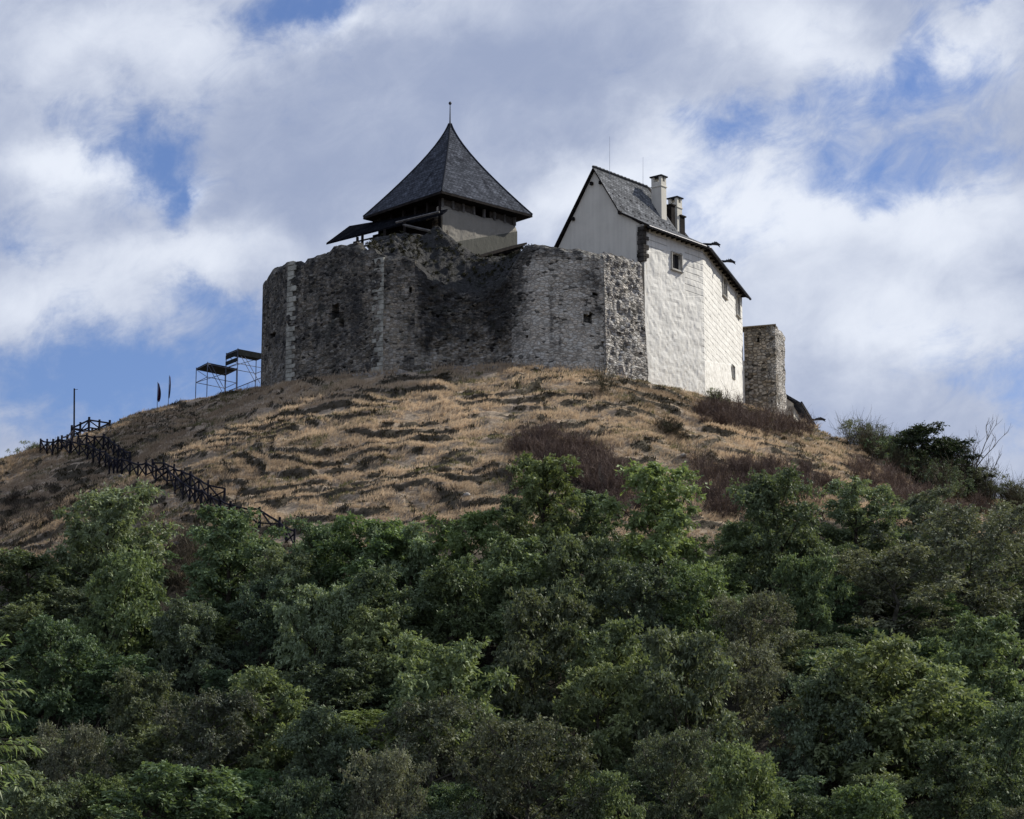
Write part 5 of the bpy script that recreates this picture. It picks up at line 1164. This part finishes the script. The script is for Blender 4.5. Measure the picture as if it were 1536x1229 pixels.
# mast and flags
g = at(111.5, 655, 235.5); mast = thing('mast', (g.x, g.y, g.z), 'thin dark mast rising beside the lookout platform', 'mast')
tp = at(111.5, 583, 235.5); MB().tube([g-up*.8, tp], [.09, .075], 8).build('pole', M['log'], mast); MB().tube([tp-up*.12, tp-up*.1+Vector((.35, 0, .02))], .025, 5).build('bracket', M['iron'], mast)
def flag(px, pyb, pyt, Y, w_, f0, f1, label, seed, lean=0):
    b = at(px, pyb, Y); b.z = tz(b.x, b.y)-.2; t_ = at(px+lean, pyt, Y); o = thing('flag', tuple(b), label, 'flag', 'flags on the left slope'); MB().tube([b, t_], [.035, .02], 6).build('pole', M['iron'], o)
    m_ = MB(); n, k2 = 8, 14; vs = []; rnd = random.Random(seed); L = t_-b
    for j in range(k2+1):
        f = j/k2; p = b+L*(f1+(f0-f1)*f); ww = w_*(.25+.75*math.sin(math.pi*min(1, f*.95+.05))**.7)
        for i in range(n+1): u = i/n; vs.append(p+Vector((ww*u*.55+.03, .16*math.sin(u*9+f*3), -ww*u*.75+.06*math.sin(u*12+j*.4))))
    m_.quadmesh(vs, [(j*(n+1)+i, j*(n+1)+i+1, (j+1)*(n+1)+i+1, (j+1)*(n+1)+i) for j in range(k2) for i in range(n)])
    c = m_.build('cloth', M['flagm'], o, smooth=True); s = c.modifiers.new('thick', 'SOLIDIFY'); s.thickness = .015; return o
flag(235.5, 622, 573, 236, .62, .42, .97, 'dark flag hanging from the nearer thin pole on the left slope', 3, 1); flag(252, 617, 563, 236.4, .30, .42, .97, 'slim furled flag on the taller thin pole right of the dark flag', 4, 2)

# ------------------------------------------------------------------ scaffold stands at the left of the bastion
def scaffold(nL, nN, nR, Y, label, legs_to, boards):
    z = at(nN[0], nN[1], Y).z; L_, N_, R_ = at_z(*nL, z), at_z(*nN, z), at_z(*nR, z); F_ = L_+R_-N_
    o = thing('scaffold', (N_.x, N_.y, z-4), label, 'scaffold', 'scaffold stands beside the bastion'); cs = [L_, N_, R_, F_]
    MB().slab([c.copy() for c in cs], .12).build('platform', M['deckm'], o)
    for i, c in enumerate(cs):
        MB().tube([Vector((c.x, c.y, tz(c.x, c.y)-.3)), c+up*.06], .045, 6).build('leg', M['steel'], o)
    for i in range(4):
        a, b = cs[i], cs[(i+1) % 4]
        for dz in (-.14, -1.45): MB().tube([a+up*dz, b+up*dz], .035, 5).build('ledger', M['steel'], o)
    a, b = cs[1], cs[2]; MB().tube([a+up*-.15, a.lerp(b, .62)+up*-3.1], .032, 5).build('brace', M['steel'], o); MB().tube([a.lerp(b, .12)+up*-.15, a.lerp(b, .75)+up*-3.0], .032, 5).build('brace', M['steel'], o)
    a, b = cs[0], cs[1]; MB().tube([a+up*-.15, b+up*-1.45], .032, 5).build('brace', M['steel'], o); MB().tube([a+up*-1.45, cs[2]+up*-.15], .032, 5).build('brace', M['steel'], o)
    if boards:
        a, b = cs[0], cs[1]; d = (b-a); L = d.length; d.normalize(); nr = Vector((d.y, -d.x, 0))
        for dz in (-.45, -1.05): MB().box((a+b)/2+up*dz+nr*.05, d, nr, (0, 0, 1), L/2, .02, .2).build('board', M['deckm'], o)
        a, b = cs[1], cs[2]; d = (b-a); L = d.length; d.normalize(); nr = Vector((d.y, -d.x, 0)); MB().box((a+b)/2-up*.3+nr*.05, d, nr, (0, 0, 1), L/2, .02, .28).build('board', M['deckm'], o)
    return o
scaffold((294.5, 552.5), (311.5, 544), (355, 553), 235.2, 'lower left scaffold stand with dark sloping deck on the skyline', 0, False)
scaffold((339.5, 530.5), (357, 523.5), (402, 532), 234.4, 'upper scaffold stand with side boards touching the bastion wall', 0, True)
# railing running down from the bastion
rl_ = [at(394, 566, 232.6), at(372, 575, 233.2), at(352, 583, 233.8), at(330, 592, 234.4), at(310, 600, 234.8)]
o = thing('handrail', (rl_[0].x, rl_[0].y, rl_[0].z-1), 'thin steel handrail with mesh running down the skyline under the scaffolds', 'railing')
for a, b in zip(rl_[:-1], rl_[1:]):
    MB().tube([a, b], .045, 5).build('rail', M['steel'], o); MB().tube([a-up*.9, a], .035, 5).build('baluster', M['steel'], o)
    m_ = MB()
    for k in range(1, 9): p = a.lerp(b, k/9); m_.tube([p-up*.9, p], .009, 4)
    m_.tube([a-up*.85, b-up*.85], .015, 4); m_.build('mesh_panel', M['steel'], o)
# field stones in the grass
rnd = random.Random(8); k = 0
STL = ['pale stone lying in the bare strip left of the tall light green tree', 'small pale stone beside the middle flight of log fence', 'flat pale stone lower in the bare strip', 'grey stone in the dry grass near the foot of the bastion', 'grey stone under the red brown thicket', 'pale stone at the edge of the lower grass']
for (px, py, s), lab in zip(((263, 822, .45), (181, 717, .28), (240, 800, .3), (520, 700, .3), (1025, 690, .35), (700, 745, .3)), STL):
    g = ground_at(px, py); m_ = MB(); n = 7; vs = []
    for j in range(5):
        th = math.pi*(j+.5)/5
        for i in range(n):
            a = 2*math.pi*i/n; r_ = s*rnd.uniform(.8, 1.15); vs.append(Vector(g)+Vector((math.cos(a)*math.sin(th)*r_, math.sin(a)*math.sin(th)*r_, math.cos(th)*r_*.65+s*.2)))
    fs = [(j*n+i, j*n+(i+1) % n, (j+1)*n+(i+1) % n, (j+1)*n+i) for j in range(4) for i in range(n)]+[tuple(range(n))[::-1], tuple(4*n+i for i in range(n))]
    o = m_.quadmesh(vs, fs).build('field_stone', M['rock'], None, bevel=.03); tag(o, lab, 'stone', 'field stones')
